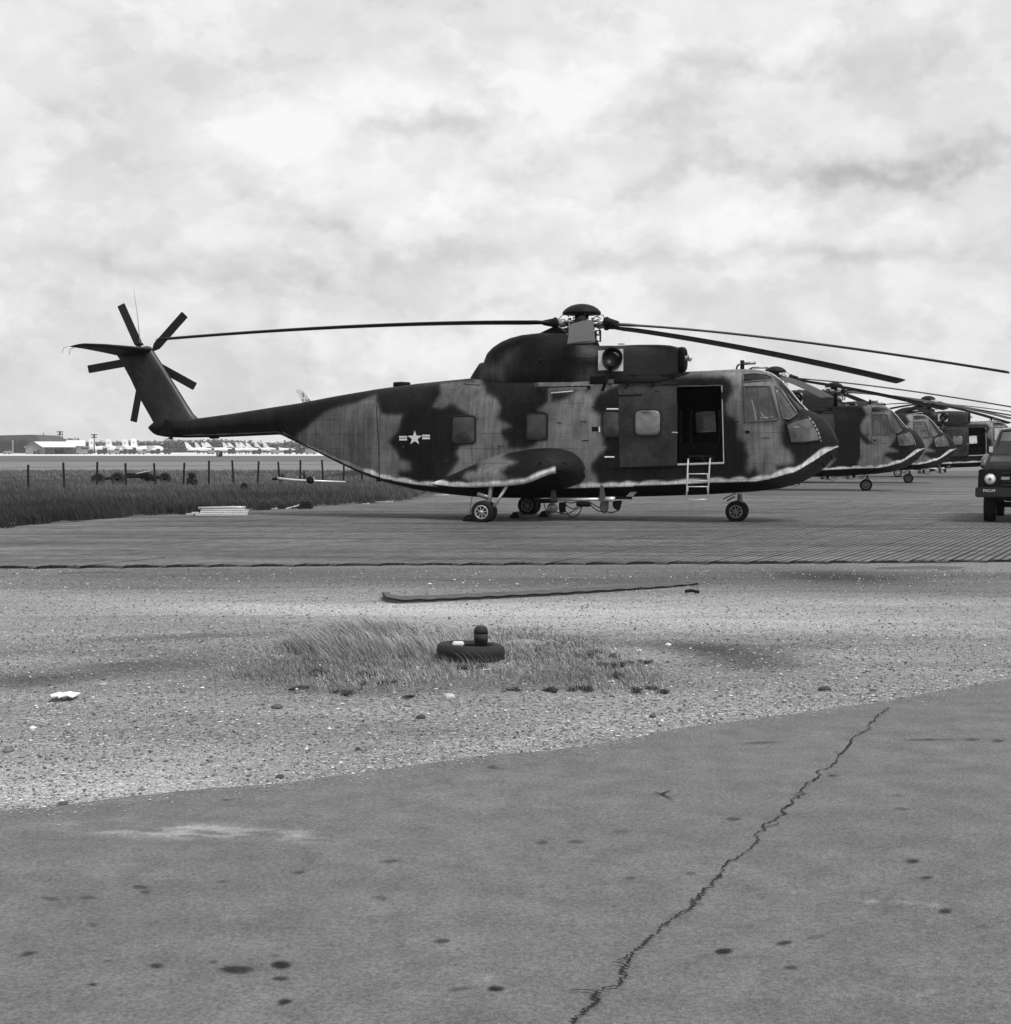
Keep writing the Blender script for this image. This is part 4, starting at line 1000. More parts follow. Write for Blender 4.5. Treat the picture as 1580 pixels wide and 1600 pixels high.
mb = MB(); (u0, w0), (u1, w1) = hl(219, 538), hl(209, 452); mb.tube([(u0, 0, w0), ((u0 + u1) / 2 + .02, 0, (w0 + w1) / 2), (u1, 0, w1)], [.012, .008, .004], 6); mb.build('whip_antenna', greymetal, H1)
mb = MB(); u0, w0 = hl(219, 538); mb.lathe([(.09, 0), (.07, .05), (.02, .07)], (u0, 0, w0 - .02)); mb.build('antenna_base', black, H1)
# belly beacons under the boom, block and blade antenna on the spine
for (x, y, rx) in ((335, 684.5, .11), (267, 685.5, .04)):
    u0, w0 = hl(x, y); mb = MB(); mb.box((u0, 0, w0 + .01), (rx * 2, .12, .05)); mb.build('belly_beacon', black, H1, bevel=.01)
u0, w0 = hl(628, 603); mb = MB(); mb.lathe([(.20, -.06), (.205, .06), (.19, .085), (.05, .095)], (u0, 0, w0), n=24); mb.build('spine_fairing', black, H1)
mb = MB(); q = [(473, 629), (462, 609), (473, 608), (487, 626)]
mb.prism([(hl(a_, b_)[0], -.015, hl(a_, b_)[1]) for a_, b_ in q], (0, .03, 0)); ba = mb.build('blade_antenna', white, H1, bevel=.005)
for q in ((474, 615), (475, 618.5), (474, 625), (479, 625), (483, 625)):
    u0, w0 = hl(*q); mb = MB(); mb.lathe([(.018, -.006), (.018, .004)], (u0, -.018, w0), 'y', 10); mb.build('rivet', black, ba)

# ---- tail rotor on the far side
tc_u, tc_w = hl(226, 561, .42)
trh = MB(); trh.lathe([(.12, -.22), (.12, .02), (.16, .03), (.16, .10), (.05, .13)], (tc_u, .42, tc_w), 'y', 16)
TR = trh.build('tail_rotor_hub', darkmetal, H1)
for (tx, ty) in ((188, 476), (288, 491), (304, 604), (208, 659), (137, 577)):
    eu, ew = hl(tx, ty, .42); d_ = Vector((eu - tc_u, 0, ew - tc_w)); Ld = d_.length; d_.normalize(); n_ = Vector((-d_.z, 0, d_.x))
    if n_.z < 0: n_ = -n_
    o_ = Vector((tc_u, .45, tc_w)); ch = .098
    n2 = n_ if (tx in (188, 304, 208)) else -n_
    mb = MB()
    pts = [(.10, .03, -.03), (.32, .035, -.035), (.45, ch, -ch), (Ld - .02, ch, -ch), (Ld, ch * .9, -ch * .9)]
    vs = []
    for (r, a_, b_) in pts:
        for yy in (-.016, .016): vs.append(o_ + d_ * r + n2 * a_ + Vector((0, yy + a_ * .15, 0)))
        for yy in (.010, -.010): vs.append(o_ + d_ * r + n2 * b_ + Vector((0, yy + b_ * .15, 0)))
    fs = []
    for i in range(len(pts) - 1):
        for j in range(4): fs.append((4 * i + j, 4 * i + (j + 1) % 4, 4 * i + 4 + (j + 1) % 4, 4 * i + 4 + j))
    fs += [(0, 1, 2, 3), tuple(4 * (len(pts) - 1) + j for j in range(4))]
    mb.add(vs, fs); mb.build('tail_rotor_blade', bladem, TR, bevel=.004)

# ---- sponsons
def sponson(sign):
    rows = [(660, 756, 760, 1.02), (680, 748.5, 763, 1.22), (700, 740, 765, 1.42), (720, 731, 768, 1.62), (745, 720, 770, 1.82), (770, 711, 771, 1.98), (800, 705, 771, 2.10), (825, 701, 770, 2.15), (850, 699.5, 768, 2.14), (868, 701, 765, 2.08), (882, 705, 762, 1.96), (893, 711, 758, 1.80), (901, 719, 754, 1.58), (905.5, 728, 749, 1.35), (907, 736, 744, 1.12)]
    ua = [hl(r[0], r[1], -1.6)[0] for r in rows]; za = [hl(r[0], r[1], -1.6)[1] for r in rows]; zb = [hl(r[0], r[2], -1.3)[1] for r in rows]; va = [r[3] for r in rows]
    chx = [(660, 758), (700, 761), (740, 761), (795, 758), (820, 755), (833, 751), (848, 744), (861, 738), (875, 736), (907, 738)]
    cu_ = [hl(a_, b_, -1.9)[0] for a_, b_ in chx]; cz_ = [hl(a_, b_, -1.9)[1] for a_, b_ in chx]
    n1, n2 = 150, 70; V = []
    uu = np.concatenate([np.linspace(ua[0], ua[-3], 110), np.linspace(ua[-3], ua[-1], 41)[1:]]); 
    def sm(x, xp, fp): h = .05; return (np.interp(x - h, xp, fp) + np.interp(x, xp, fp) * 2 + np.interp(x + h, xp, fp)) / 4
    PXs = []
    for u in uu:
        t_, b_, v_, c_ = sm(u, ua, za), sm(u, ua, zb), sm(u, ua, va), sm(u, cu_, cz_); c_ = min(max(c_, b_ + .005), t_ - .005)
        for j in range(n2):
            s_ = j / (n2 - 1)
            if s_ < .7:
                a_ = s_ / .7 * math.pi / 2; vv = .95 + (v_ - .95) * math.sin(a_) ** .75; z_ = c_ + (t_ - c_) * max(math.cos(a_), 0) ** .8
            else:
                q = (s_ - .7) / .3; vv = v_ + (.95 - v_) * q; z_ = c_ + (b_ - c_) * math.sin(q * math.pi / 2)
            V.append((u, sign * vv, z_)); PXs.append((z_ - c_, s_))
    V = np.array(V); PXs = np.array(PXs); n1 = len(uu); idx = np.arange(n1 * n2).reshape(n1, n2)
    fq = np.stack([idx[:-1, :-1], idx[:-1, 1:], idx[1:, 1:], idx[1:, :-1]], -1).reshape(-1, 4)
    def p19(lst): return [hl(a_, b_, -1.8) for a_, b_ in lst]
    D = [p19([(785, 705), (810, 692), (875, 690), (905, 705), (915, 740), (900, 775), (845, 775), (850, 745), (830, 750), (800, 749), (787, 738), (797, 727), (810, 722), (790, 717), (780, 712)]),
         p19([(650, 765), (650, 745), (700, 733), (735, 722), (746, 728), (744, 736), (725, 738), (720, 745), (735, 752), (745, 759), (700, 763)])]
    d_ = camo_field(V[:, [0, 2]], D); c_ = LIGHT * (1 - d_) + DARK * d_
    bd = .075 + .03 * np.abs(np.sin(V[:, 0] * 6.6)) ; bd = np.where(V[:, 0] > hl(870, 730, -1.9)[0], 0, bd)
    k_ = 1 / (1 + np.exp(np.clip((PXs[:, 0] - bd) / .009, -30, 30)))
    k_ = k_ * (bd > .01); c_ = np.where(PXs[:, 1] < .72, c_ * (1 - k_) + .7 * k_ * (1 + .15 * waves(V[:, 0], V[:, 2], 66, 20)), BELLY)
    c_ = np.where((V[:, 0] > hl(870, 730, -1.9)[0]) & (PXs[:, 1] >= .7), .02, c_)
    return np_mesh('sponson', V, fq if sign < 0 else fq[:, ::-1], paint, H1, smooth=True, attr={'paint': c_})
SP = sponson(-1); sponson(1)
# spray rail behind the sponson leading edge: small access dots
for q in ((845, 723), (883, 724), (888, 733)):
    u, w_ = hl(*q, -2.1); mb = MB(); mb.lathe([(.028, -.03), (.028, .01)], (u, -2.10, w_), 'y', 10); mb.build('filler_cap', black, SP)

# ---- engines, transmission hump
def cowl(rows, name, m, n_=32, expo=3.0, attrcol=None, flat=False):
    """rows: (px, y_top, y_bottom, v_centre, half width)"""
    mb = MB(); vs = []
    for (px, yt, yb, vc, hw) in rows:
        u, zt = hl(px, yt, vc); _, zb = hl(px, yb, vc); zm, hh_ = (zt + zb) / 2, (zt - zb) / 2
        for j in range(n_):
            a_ = 2 * math.pi * j / n_; c_, s_ = math.cos(a_), math.sin(a_)
            vs.append((u, vc + hw * math.copysign(abs(c_) ** (2 / expo), c_), zm + hh_ * math.copysign(abs(s_) ** (2 / expo), s_)))
    fs = []
    for i in range(len(rows) - 1):
        for j in range(n_): fs.append((i * n_ + j, i * n_ + (j + 1) % n_, (i + 1) * n_ + (j + 1) % n_, (i + 1) * n_ + j))
    fs.append(tuple(range(n_))); fs.append(tuple((len(rows) - 1) * n_ + j for j in range(n_)))
    mb.add(vs, fs, True); return mb.build(name, m, H1)
hump = cowl([(741, 588, 612, 0, .35), (750, 577, 620, 0, .55), (757, 567.5, 620, 0, .62), (767, 565.5, 620, 0, .7), (768.5, 558, 620, 0, .72), (772, 550, 620, 0, .76), (780, 542, 620, 0, .80), (792, 534.5, 620, 0, .84), (806, 528.5, 620, 0, .86), (822, 524.5, 620, 0, .88), (850, 521.5, 620, 0, .9), (885, 522, 620, 0, .9), (905, 528, 620, 0, .9), (925, 538, 620, 0, .88), (940, 541.5, 620, 0, .86), (962, 541, 618, 0, .86)], 'transmission_cowling', mat('cowling_paint', .026, .55, nscale=1.3, namt=.75, nscale2=8, namt2=.2), expo=3.4)
def smudge(o, lists, lo=.010, hi=.075, soft=.07):
    b = bmesh.new(); b.from_mesh(o.data); es = [e for e in b.edges if e.calc_length() > .06]
    bmesh.ops.subdivide_edges(b, edges=es, cuts=3, use_grid_fill=True); b.to_mesh(o.data); b.free()
    V = np.array([v.co for v in o.data.vertices]); P_ = [[hl(a_, b_, -.85) for a_, b_ in q] for q in lists]
    d_ = camo_field(V[:, [0, 2]], P_, soft=soft, seed=68) * (V[:, 1] < .2)
    a_ = o.data.attributes.new('paint', 'FLOAT', 'POINT'); a_.data.foreach_set('value', (lo * (1 - d_) + hi * d_).astype(np.float32))
    o.data.materials.clear(); o.data.materials.append(paint)
    for p in o.data.polygons: p.use_smooth = True
smudge(hump, [[(742, 594), (757, 566), (775, 568), (790, 552), (806, 546), (800, 560), (792, 575), (785, 594)], [(903, 552), (908, 538), (938, 545), (936, 558), (915, 557)], [(898, 602), (905, 590), (922, 578), (940, 580), (940, 606), (900, 607)], [(940, 578), (965, 580), (958, 610), (940, 610)]])
for sgn in (-1, 1):
    vc = sgn * .43
    eng = cowl([(955, 541, 606, vc, .40), (975, 540, 606, vc, .42), (1000, 539, 604, vc, .43), (1030, 539, 602, vc, .43), (1048, 540, 600, vc, .42), (1057, 542, 596, vc, .39), (1062, 544, 592, vc, .35)], 'engine_cowling', mat('engine_paint', .032, .55, nscale=2, namt=.3, nscale2=10, namt2=.15), expo=3.6)
    u0, w0 = hl(1063, 562, vc); r0 = .27
    mb = MB(); mb.lathe([(r0, -.06), (r0 + .01, .03), (r0, .10), (r0 - .04, .135), (r0 - .08, .12), (r0 - .10, .02), (.10, -.02), (.0001, -.02)], (u0, vc, w0), 'x', 28); it = mb.build('engine_intake', black, eng)
    mb = MB(); mb.lathe([(.055, 0), (.055, .13), (.05, .16), (.075, .165), (.075, .20), (.05, .235), (.0001, .25)], (u0 + .02, vc, w0 + .03), 'x', 16); mb.build('intake_spinner', bright, eng)
# fillet deck between engines and cabin roof
cowl([(935, 585, 612, 0, .92), (1040, 584, 612, 0, .92), (1068, 582.5, 600, 0, .8), (1100, 581.2, 600, 0, .6)], 'engine_deck', camodark)
# exhaust plate + exhaust
mb = MB(); q = [(935, 548), (974, 545), (974, 580), (960, 580), (948, 578), (935, 579)]
ue, we = hl(957, 562, -.9)
mb.prism([(hl(a_, b_, -.87)[0], -.875, hl(a_, b_, -.87)[1]) for a_, b_ in q], (0, -.02, 0)); mb.build('exhaust_plate', mat('pale_plate', .7, .5, nscale=6, namt=.25), H1, bevel=.004)
ex_ = MB(); R_ = Matrix.Rotation(math.radians(-18), 3, 'X') @ Matrix.Rotation(math.radians(12), 3, 'Z')
ex_.lathe([(.215, .12), (.225, -.10), (.225, -.16), (.205, -.165), (.195, -.08), (.17, -.02), (.0001, -.015)], (ue, -.93, we), 'y', 28, R=R_); EX_ = ex_.build('exhaust_duct', mat('sooty_metal', .014, .35, .5), H1)
EX_.scale = (1, 1, 1)
mb = MB(); (ua_, wa_), (ub_, wb_) = hl(954, 576, -1.0), hl(942, 611, -1.06); mb.tube([(ua_, -1.02, wa_), (ub_, -1.10, wb_)], .035, 8); mb.build('drain_pipe', black, EX_)
# cowling seams and vents on the near side
def flat_line(lst, v, r, m, name, parent):
    mb = MB(); mb.tube([(hl(a_, b_, v)[0], v, hl(a_, b_, v)[1]) for a_, b_ in lst], r, 5); return mb.build(name, m, parent)
flat_line([(840, 565), (870, 562), (935, 559)], -.90, .007, black, 'panel_seam', hump)
flat_line([(840, 565), (840, 605)], -.905, .007, black, 'panel_seam', hump)
flat_line([(861, 563), (861, 604)], -.905, .005, black, 'panel_seam', hump)
flat_line([(838, 605.5), (880, 604.5), (922, 603.5)], -1.0, .014, black, 'panel_seam', hump)
flat_line([(970, 601), (1010, 600), (1062, 600)], -.98, .012, black, 'panel_seam', hump)
for (x0, y0, x1, y1) in ((982, 586, 997, 597), (1032, 585, 1040, 592), (1043, 585, 1055, 591)):
    mb = MB(); (ua_, wa_), (ub_, wb_) = hl(x0, y0, -.87), hl(x1, y1, -.87)
    mb.box(((ua_ + ub_) / 2, -.862, (wa_ + wb_) / 2), (abs(ub_ - ua_), .03, abs(wa_ - wb_))); mb.build('vent', black, hump)
mb = MB(); (ua_, wa_) = hl(953, 596, -.98); mb.box((ua_, -.95, wa_), (.15, .06, .10)); mb.build('access_box', camolight, hump, bevel=.01)
mb = MB(); (ua_, wa_) = hl(971, 537.5, -.3); mb.box((ua_, -.3, wa_), (.14, .1, .02)); mb.build('cowl_latch', bright, hump)
for q in ((980, 600.5), (1020, 600.5), (842, 607), (920, 605.5)):
    mb = MB(); (ua_, wa_) = hl(*q, -1.0); mb.box((ua_, -1.0, wa_), (.07, .05, .06)); mb.build('hinge', black, hump)

# roof kit: hoist arm and tube
def rod(lst, v, r, m, name): 
    mb = MB(); mb.tube([(hl(a_, b_, v)[0], v, hl(a_, b_, v)[1]) for a_, b_ in lst], r, 8); return mb.build(name, m, H1)
rod([(1160, 580), (1160, 563)], -.35, .045, black, 'hoist_post')
rod([(1158, 568.5), (1181, 567)], -.35, .032, greymetal, 'hoist_arm')
rod([(1156, 569), (1152, 572), (1150, 581), (1145, 585), (1134, 584)], -.35, .02, black, 'hoist_cable')
rod([(1171, 577), (1176, 574.5), (1200, 574.5)], -.1, .022, greymetal, 'roof_tube')

# ---- landing gear
def wheel(u, v, R_, wdt, rim_m, parent):
    mb = MB(); rr_ = R_ * .60
    mb.lathe([(rr_, -wdt * .42), (R_ * .8, -wdt * .5), (R_ * .95, -wdt * .40), (R_, -wdt * .18), (R_, wdt * .18), (R_ * .95, wdt * .40), (R_ * .8, wdt * .5), (rr_, wdt * .42)], (u, v, R_), 'y', 32)
    W_ = mb.build('wheel', rubber, parent)
    mb = MB(); y0 = -wdt * .44
    mb.lathe([(rr_ + .004, y0 + .03), (rr_ + .004, y0 - .004), (rr_ - .018, y0 - .010), (rr_ - .026, y0 + .02)], (u, v, R_), 'y', 32)
    mb.f = mb.f[:-2]; mb.sm = mb.sm[:-2]; mb.build('rim', rim_m, W_)
    mb = MB(); mb.lathe([(rr_ * .26, y0 + .03), (rr_ * .24, y0 - .004), (.0001, y0 - .008)], (u, v, R_), 'y', 16); mb.build('hub', rim_m, W_)
    mb = MB()
    for i in range(8):
        a_ = math.pi * i / 4 + .2; c_ = Vector((u + math.cos(a_) * rr_ * .55, v + y0 + .010, R_ + math.sin(a_) * rr_ * .55))
        mb.box(c_, (rr_ * .62, .016, rr_ * .13), Matrix.Rotation(-a_, 3, 'Y'))
    mb.build('spokes', rim_m, W_)
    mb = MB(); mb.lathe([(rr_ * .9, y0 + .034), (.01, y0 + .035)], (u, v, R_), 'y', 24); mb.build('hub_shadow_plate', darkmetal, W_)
    return W_
rimm = mat('wheel_alloy', .5, .4, .3, nscale=20, namt=.2); rimd = mat('wheel_alloy_dull', .25, .5, .3, nscale=20, namt=.3)
for v0, rm in ((-2.16, rimm), (-1.86, rimm), (1.86, rimd), (2.16, rimd)):
    wheel(0, v0, .245, .19, rm, H1)
for s_ in (-1, 1):
    mb = MB(); mb.tube([(0.02, s_ * 2.01, .25), (.10, s_ * 1.95, .52), (.14, s_ * 1.9, .85)], [.045, .05, .055], 10); mb.tube([(-.04, s_ * 2.25, .245), (-.04, s_ * 1.8, .245)], .04, 8); mb.build('main_strut', greymetal, H1)
    mb = MB(); mb.tube([(.22, s_ * 2.03, .36), (.5, s_ * 1.98, .80)], .033, 8); mb.build('drag_strut', bright, H1)
    mb = MB(); mb.tube([(-.16, s_ * 1.95, .62), (.1, s_ * 2.0, .55)], .05, 8); mb.build('brake_link', greymetal, H1)
un = hl(1152, 791, 0)[0]
for v0 in (-.2, .2): wheel(un, v0, .235, .17, rimd, H1)
mb = MB(); mb.tube([(un + .02, 0, .24), (un + .06, 0, .62)], .05, 10); mb.tube([(un, -.25, .235), (un, .25, .235)], .035, 8); mb.tube([(un + .12, -.15, .42), (un + .08, -.15, .62)], .03, 6); mb.build('nose_strut', greymetal, H1)
mb = MB(); mb.tube([(un - .22, -.05, .46), (un - .05, -.05, .56)], .02, 6); mb.tube([(un - .30, -.05, .50), (un + .02, -.05, .66)], .015, 6); mb.build('torque_link', greymetal, H1)
mb = MB(); q = [(977, 777), (990, 764), (999, 764), (988, 777)]
mb.prism([(hl(a_, b_, -.5)[0], -.5, hl(a_, b_, -.5)[1]) for a_, b_ in q], (0, .02, 0)); mb.build('belly_door', white, H1)
# ---- store carrier beneath the cabin
def hp(px, py, v): u, w_ = hl(px, py, v); return (u, v, w_)
vb = -1.0
mb = MB(); mb.tube([hp(870, 781, vb), hp(947, 780, vb)], .035, 10); mb.tube([hp(945, 780, vb), hp(961, 780, vb)], .055, 10); CB = mb.build('carrier_beam', bright, H1)
mb = MB(); mb.tube([hp(838, 783, vb), hp(871, 782, vb)], .05, 8); mb.build('beam_end', darkmetal, CB)
for (x, y0, y1) in ((866, 763, 783), (942, 764, 784)):
    mb = MB(); a0, b0, c0 = hp(x - 3, y0 + 1, vb), hp(x - 5, y1, vb), hp(x + 5, y1, vb); mb.prism([(a0[0], vb - .05, a0[2] + .1), (b0[0], vb - .05, b0[2]), (c0[0], vb - .05, c0[2]), (hp(x + 1, y0, vb)[0], vb - .05, a0[2] + .1)], (0, .08, 0)); mb.build('pylon_bracket', mat('bracket_grey', .08, .5), CB)
for (px, py, rx, m_) in ((863, 794, 8, greymetal),):
    a0 = hp(px, py, vb); R_ = rx / 69.; mb = MB(); mb.lathe([(R_ * .3, -.05), (R_ * .95, -.04), (R_, -.02), (R_, .02), (R_ * .9, .04)], a0, 'y', 20)
    mb.lathe([(.03, -.07), (.03, -.03)], a0, 'y', 10); mb.build('pulley', m_, CB)
for (pl_, m_) in (([(873, 785), (883, 785), (882, 801), (875, 802), (873, 795)], black), ([(938, 784), (950, 784), (949, 796), (945, 803), (938, 799), (937, 790)], mat('bracket_grey', .05, .5)), ([(957, 783), (971, 782), (969, 790), (967, 798), (961, 796), (957, 791)], black)):
    mb = MB(); mb.prism([Vector(hp(a_, b_, vb)) for a_, b_ in pl_], (0, .14, 0)); mb.build('sway_shoe', m_, CB, bevel=.015)
mb = MB(); a0 = hp(912, 787.5, vb); mb.lathe([(.04, -.16), (.062, -.12), (.062, .12), (.04, .16)], a0, 'x', 14); mb.build('hose_drum', black, CB)
mb = MB(); a0 = hp(975, 778, vb); mb.box(a0, (.35, .1, .06)); mb.build('carrier_arm', black, CB)
def hose(lst, v, r=.011):
    P = [Vector(hp(a_, b_, v)) for a_, b_ in lst]; pts = []
    for i in range(len(P) - 1):
        p0, p1, p2, p3 = P[max(i - 1, 0)], P[i], P[i + 1], P[min(i + 2, len(P) - 1)]
        for j in range(8):
            t = j / 8; pts.append(0.5 * ((2 * p1) + (-p0 + p2) * t + (2 * p0 - 5 * p1 + 4 * p2 - p3) * t * t + (-p0 + 3 * p1 - 3 * p2 + p3) * t ** 3))
    pts.append(P[-1]); mb = MB(); mb.tube(pts, r, 6); return mb.build('hose', black, CB)
hose([(880, 785), (883, 797), (893, 808), (904, 803), (910, 792)], vb); hose([(883, 788), (895, 795), (905, 790)], vb - .06); hose([(868, 800), (885, 803), (898, 797), (910, 791)], vb + .05)
hose([(922, 788), (932, 797), (944, 800)], vb); hose([(922, 785), (934, 792), (944, 796)], vb + .05); hose([(946, 799), (957, 801), (967, 797)], vb); hose([(850, 786), (853, 796), (859, 803)], vb); hose([(882, 784), (893, 786), (902, 784)], vb)

# ---- main rotor
hub_u, hub_w = hl(909, 506)
HZ = hub_w
hub = MB(); hub.lathe([(.10, -.75), (.10, -.3), (.30, -.28), (.34, -.22), (.34, -.17), (.14, -.13), (.14, -.08), (.33, -.06), (.35, 0), (.33, .06), (.16, .08), (.16, .2), (.0001, .2)], (0, 0, 0), n=28)
RH = hub.build('rotor_head', darkmetal, H1); RH.location = (hub_u, 0, HZ)
cp = MB(); cp.lathe([(.34, .205), (.425, .21), (.44, .235), (.425, .275), (.36, .34), (.27, .395), (.16, .43), (.07, .445), (.0001, .448)], (0, 0, 0), n=40); cp.build('beanie_cap', mat('cap_paint', .008, .5), RH)
def tip_az(px, guess, R_):
    hx, hy = HX + hub_u * math.cos(PSI), HY - hub_u * math.sin(PSI); best = None
    for i in range(-400, 400):
        a_ = math.radians(guess + i * .1); X = hx + R_ * math.cos(a_); Y = hy + R_ * math.sin(a_)
        q = 790 + F * X / Y / (cT + .02 * 0)
        e_ = abs(q - px) + abs(i) * .0005 * 20
        if best is None or e_ < best[0]: best = (e_, a_, Y)
    return best[1], best[2]
def blade(az, tipz, R_=9.45, twist=0.0, chord=.46, pitch0=6.0, expo=1.55):
    """az in world degrees; tipz = height of the tip relative to hub"""
    a_ = az + PSI; d_ = Vector((math.cos(a_), math.sin(a_), 0)); n_ = Vector((-d_.y, d_.x, 0))
    n_s, n_c = 40, 10; vs = []
    for i in range(n_s + 1):
        t = i / n_s; r = .78 + (R_ - .78) * t; q = r / R_; z = tipz * (q ** expo)
        ch = chord * (1 if t > .06 else .35 + .65 * t / .06); th = .055 * (1 if t > .06 else 1.4)
        if i == n_s: ch *= .93
        tw = math.radians(pitch0 * (1 - t) + twist)
        for j in range(n_c):
            b_ = 2 * math.pi * j / n_c; x = math.cos(b_) * ch / 2; y = math.sin(b_) * th / 2 * (1.1 + .7 * math.cos(b_)) / 1.3
            off = n_ * (x * math.cos(tw) - y * math.sin(tw)) + Vector((0, 0, 1)) * (x * math.sin(tw) + y * math.cos(tw))
            vs.append(d_ * r + Vector((0, 0, z)) + off)
    fs = []
    for i in range(n_s):
        for j in range(n_c): fs.append((i * n_c + j, i * n_c + (j + 1) % n_c, (i + 1) * n_c + (j + 1) % n_c, (i + 1) * n_c + j))
    fs.append(tuple(range(n_c))); fs.append(tuple(n_s * n_c + j for j in range(n_c)))
    mb = MB(); mb.add(vs, fs, True); B = mb.build('rotor_blade', bladem, RH)
    # root sleeve, cuff, damper
    mb = MB(); sl = tipz * (.08 ** expo)
    def P(r, s=0, z=0): return d_ * r + n_ * s + Vector((0, 0, z))
    mb.tube([P(.28), P(.42), P(.43), P(.52), P(.53), P(.64)], [.07, .07, .095, .095, .08, .075], 12)
    mb.tube([P(.2, .16, .03), P(.5, .13, .03)], .035, 8); mb.tube([P(.2, -.13, -.02), P(.48, -.10, -.02)], .028, 8)
    mb.tube([P(.30, 0, .12), P(.30, 0, -.12)], .04, 8); mb.tube([P(.38, .15, .07), P(.38, .15, -.26)], .018, 6); mb.tube([P(.36, -.1, -.24), P(.40, .12, -.26)], .022, 6)
    mb.build('blade_sleeve', mat('hub_alloy', .34, .38, .5, nscale=25, namt=.4), RH)
    mb = MB(); mb.tube([P(.62), P(.64), P(.68), P(.70), P(.95, 0, sl * .9)], [.11, .125, .125, .10, .055], 12); mb.build('blade_cuff', black, RH)
    pts = [P(.34, .05, .14), P(.42, .10, .19), P(.52, .08, .17), P(.58, .02, .08)]; mb = MB(); mb.tube(pts, .010, 6); mb.build('hydraulic_line', black, RH)
specs = [(1571, 581, -33), (1406, 596, 28), (247, 531, 195), (908, 537, -93)]
for (px, py, gz) in specs:
    az, Yt = tip_az(px, gz, 9.45); z = at(px, py, Yt).z
    blade(az, z - HZ, twist={-93: 3.0, 28: -9.0, -33: -3.0}.get(gz, 1.0), expo=1.7 if gz == 195 else 1.35)
blade(math.radians(100), -1.1)
# mast fairing, pitch beam
mb = MB(); mb.lathe([(.42, -.52), (.36, -.36), (.20, -.30), (.16, -.2)], (0, 0, 0), n=20); mb.build('swashplate', darkmetal, RH)
mb = MB(); q = hl(866, 514); mb.prism([(hl(845, 523)[0] - hub_u, -.28, hl(845, 523)[1] - HZ), (hl(873, 508.5)[0] - hub_u, -.28, hl(873, 508.5)[1] - HZ - .02), (hl(890, 523)[0] - hub_u, -.28, hl(890, 523)[1] - HZ)], (0, .56, 0)); mb.build('mast_fairing', camodark, RH, bevel=.02)
mb = MB()
for x in (934, 941): a0 = hl(x, 526); mb.box((a0[0] - hub_u, -.2, a0[1] - HZ), (.03, .06, .24))
a0 = hl(937.5, 526); mb.box((a0[0] - hub_u, -.2, a0[1] - HZ + .12), (.13, .06, .02)); mb.box((a0[0] - hub_u, -.2, a0[1] - HZ - .12), (.13, .06, .02)); mb.build('control_bracket', darkmetal, RH)

tag(H1, 'nearest camouflaged helicopter, whole in view, with open side door and star insignia', 'helicopter', 'camouflaged helicopters parked in a row')

# ---- copies further down the line
def children(o): return list(o.children)
def copy_tree(o, parent=None):
    c = o.copy(); COL.objects.link(c)
    if parent is not None: c.parent = parent
    for ch in children(o): copy_tree(ch, c)
    return c
skipn = {'bar', 'star_insignia'}
CD = patch_on_skin([(1059, 602), (1092, 601.5), (1126, 601), (1128, 660), (1129, 722), (1095, 723.5), (1060, 725), (1059.5, 665)], 'crew_door', camodark, .006, .05, sub=3, rings=7, smooth=False)
CDm = CD.data; bpy.data.objects.remove(CD)
ALT = [[(1344, 634), (1350, 647), (1341, 664), (1342, 673), (1358, 691), (1362, 693), (1350, 694), (1340, 684), (1329, 686), (1333, 693), (1338, 700), (1334, 707), (1341, 714), (1335, 732), (1385, 732), (1395, 722), (1378, 712), (1383, 706), (1399, 705), (1385, 698), (1394, 688), (1397, 678), (1392, 673), (1396, 660), (1384, 634), (1360, 628)],
       [(1296, 650), (1316, 646), (1322, 664), (1308, 676), (1298, 668)], [(1262, 700), (1290, 690), (1306, 712), (1288, 735), (1266, 735)]]
def h2to1(q): return [(908 + (a_ - 1213) / .575, 704 + (b_ - 704) / .575) for a_, b_ in q]
alt_uw = []
for q in ALT: alt_uw.append([hl(a_, b_, -1.0) for a_, b_ in h2to1(q)])
fus = [c for c in H1.children if c.name == 'fuselage'][0]
alt_me = fus.data.copy(); nv_ = len(alt_me.vertices); co_ = np.zeros(nv_ * 3, dtype=np.float32); alt_me.vertices.foreach_get('co', co_); co_ = co_.reshape(-1, 3).astype(float)
pv_ = np.zeros(nv_, dtype=np.float32); alt_me.attributes['paint'].data.foreach_get('value', pv_)
la_ = camo_field(co_[:, [0, 2]], alt_uw, seed=69); newp = DARK * (1 - la_) + LIGHT * la_
pv2 = np.where((pv_ > .21) | (co_[:, 0] < hl(640, 700)[0]) | (co_[:, 2] < np.interp(co_[:, 0], cu, cw)), pv_, newp)
alt_me.attributes['paint'].data.foreach_set('value', pv2.astype(np.float32))
others = [(10.58, 57.6, 'second helicopter in the row, its nose just past the nearest one', 3.0), (15.9, 71.0, 'third helicopter in the row, only its cockpit showing behind the second', 30.0), (25.5, 88.5, 'farthest helicopter in the row, behind the truck cab with its dark door open', 14.0)]
for i, (hx, hy, lb, ra) in enumerate(others):
    c = copy_tree(H1)
    c.location = (hx - hub_u * math.cos(PSI), hy + hub_u * math.sin(PSI), 0)
    c['label'] = lb
    if i < 2:
        for ch in list(c.children):
            if ch.name.split('.')[0] in ('door_rail', 'door_header', 'door_sill', 'wiper_arm'): bpy.data.objects.remove(ch)
    for ch in list(c.children):
        if ch.name.split('.')[0] == 'rotor_head': ch.rotation_euler = (0, 0, math.radians(ra))
    if i < 2:
        for ch in c.children:
            if ch.name.split('.')[0] == 'fuselage': ch.data = alt_me
        d_ = bpy.data.objects.new('crew_door', CDm); COL.objects.link(d_); d_.parent = c

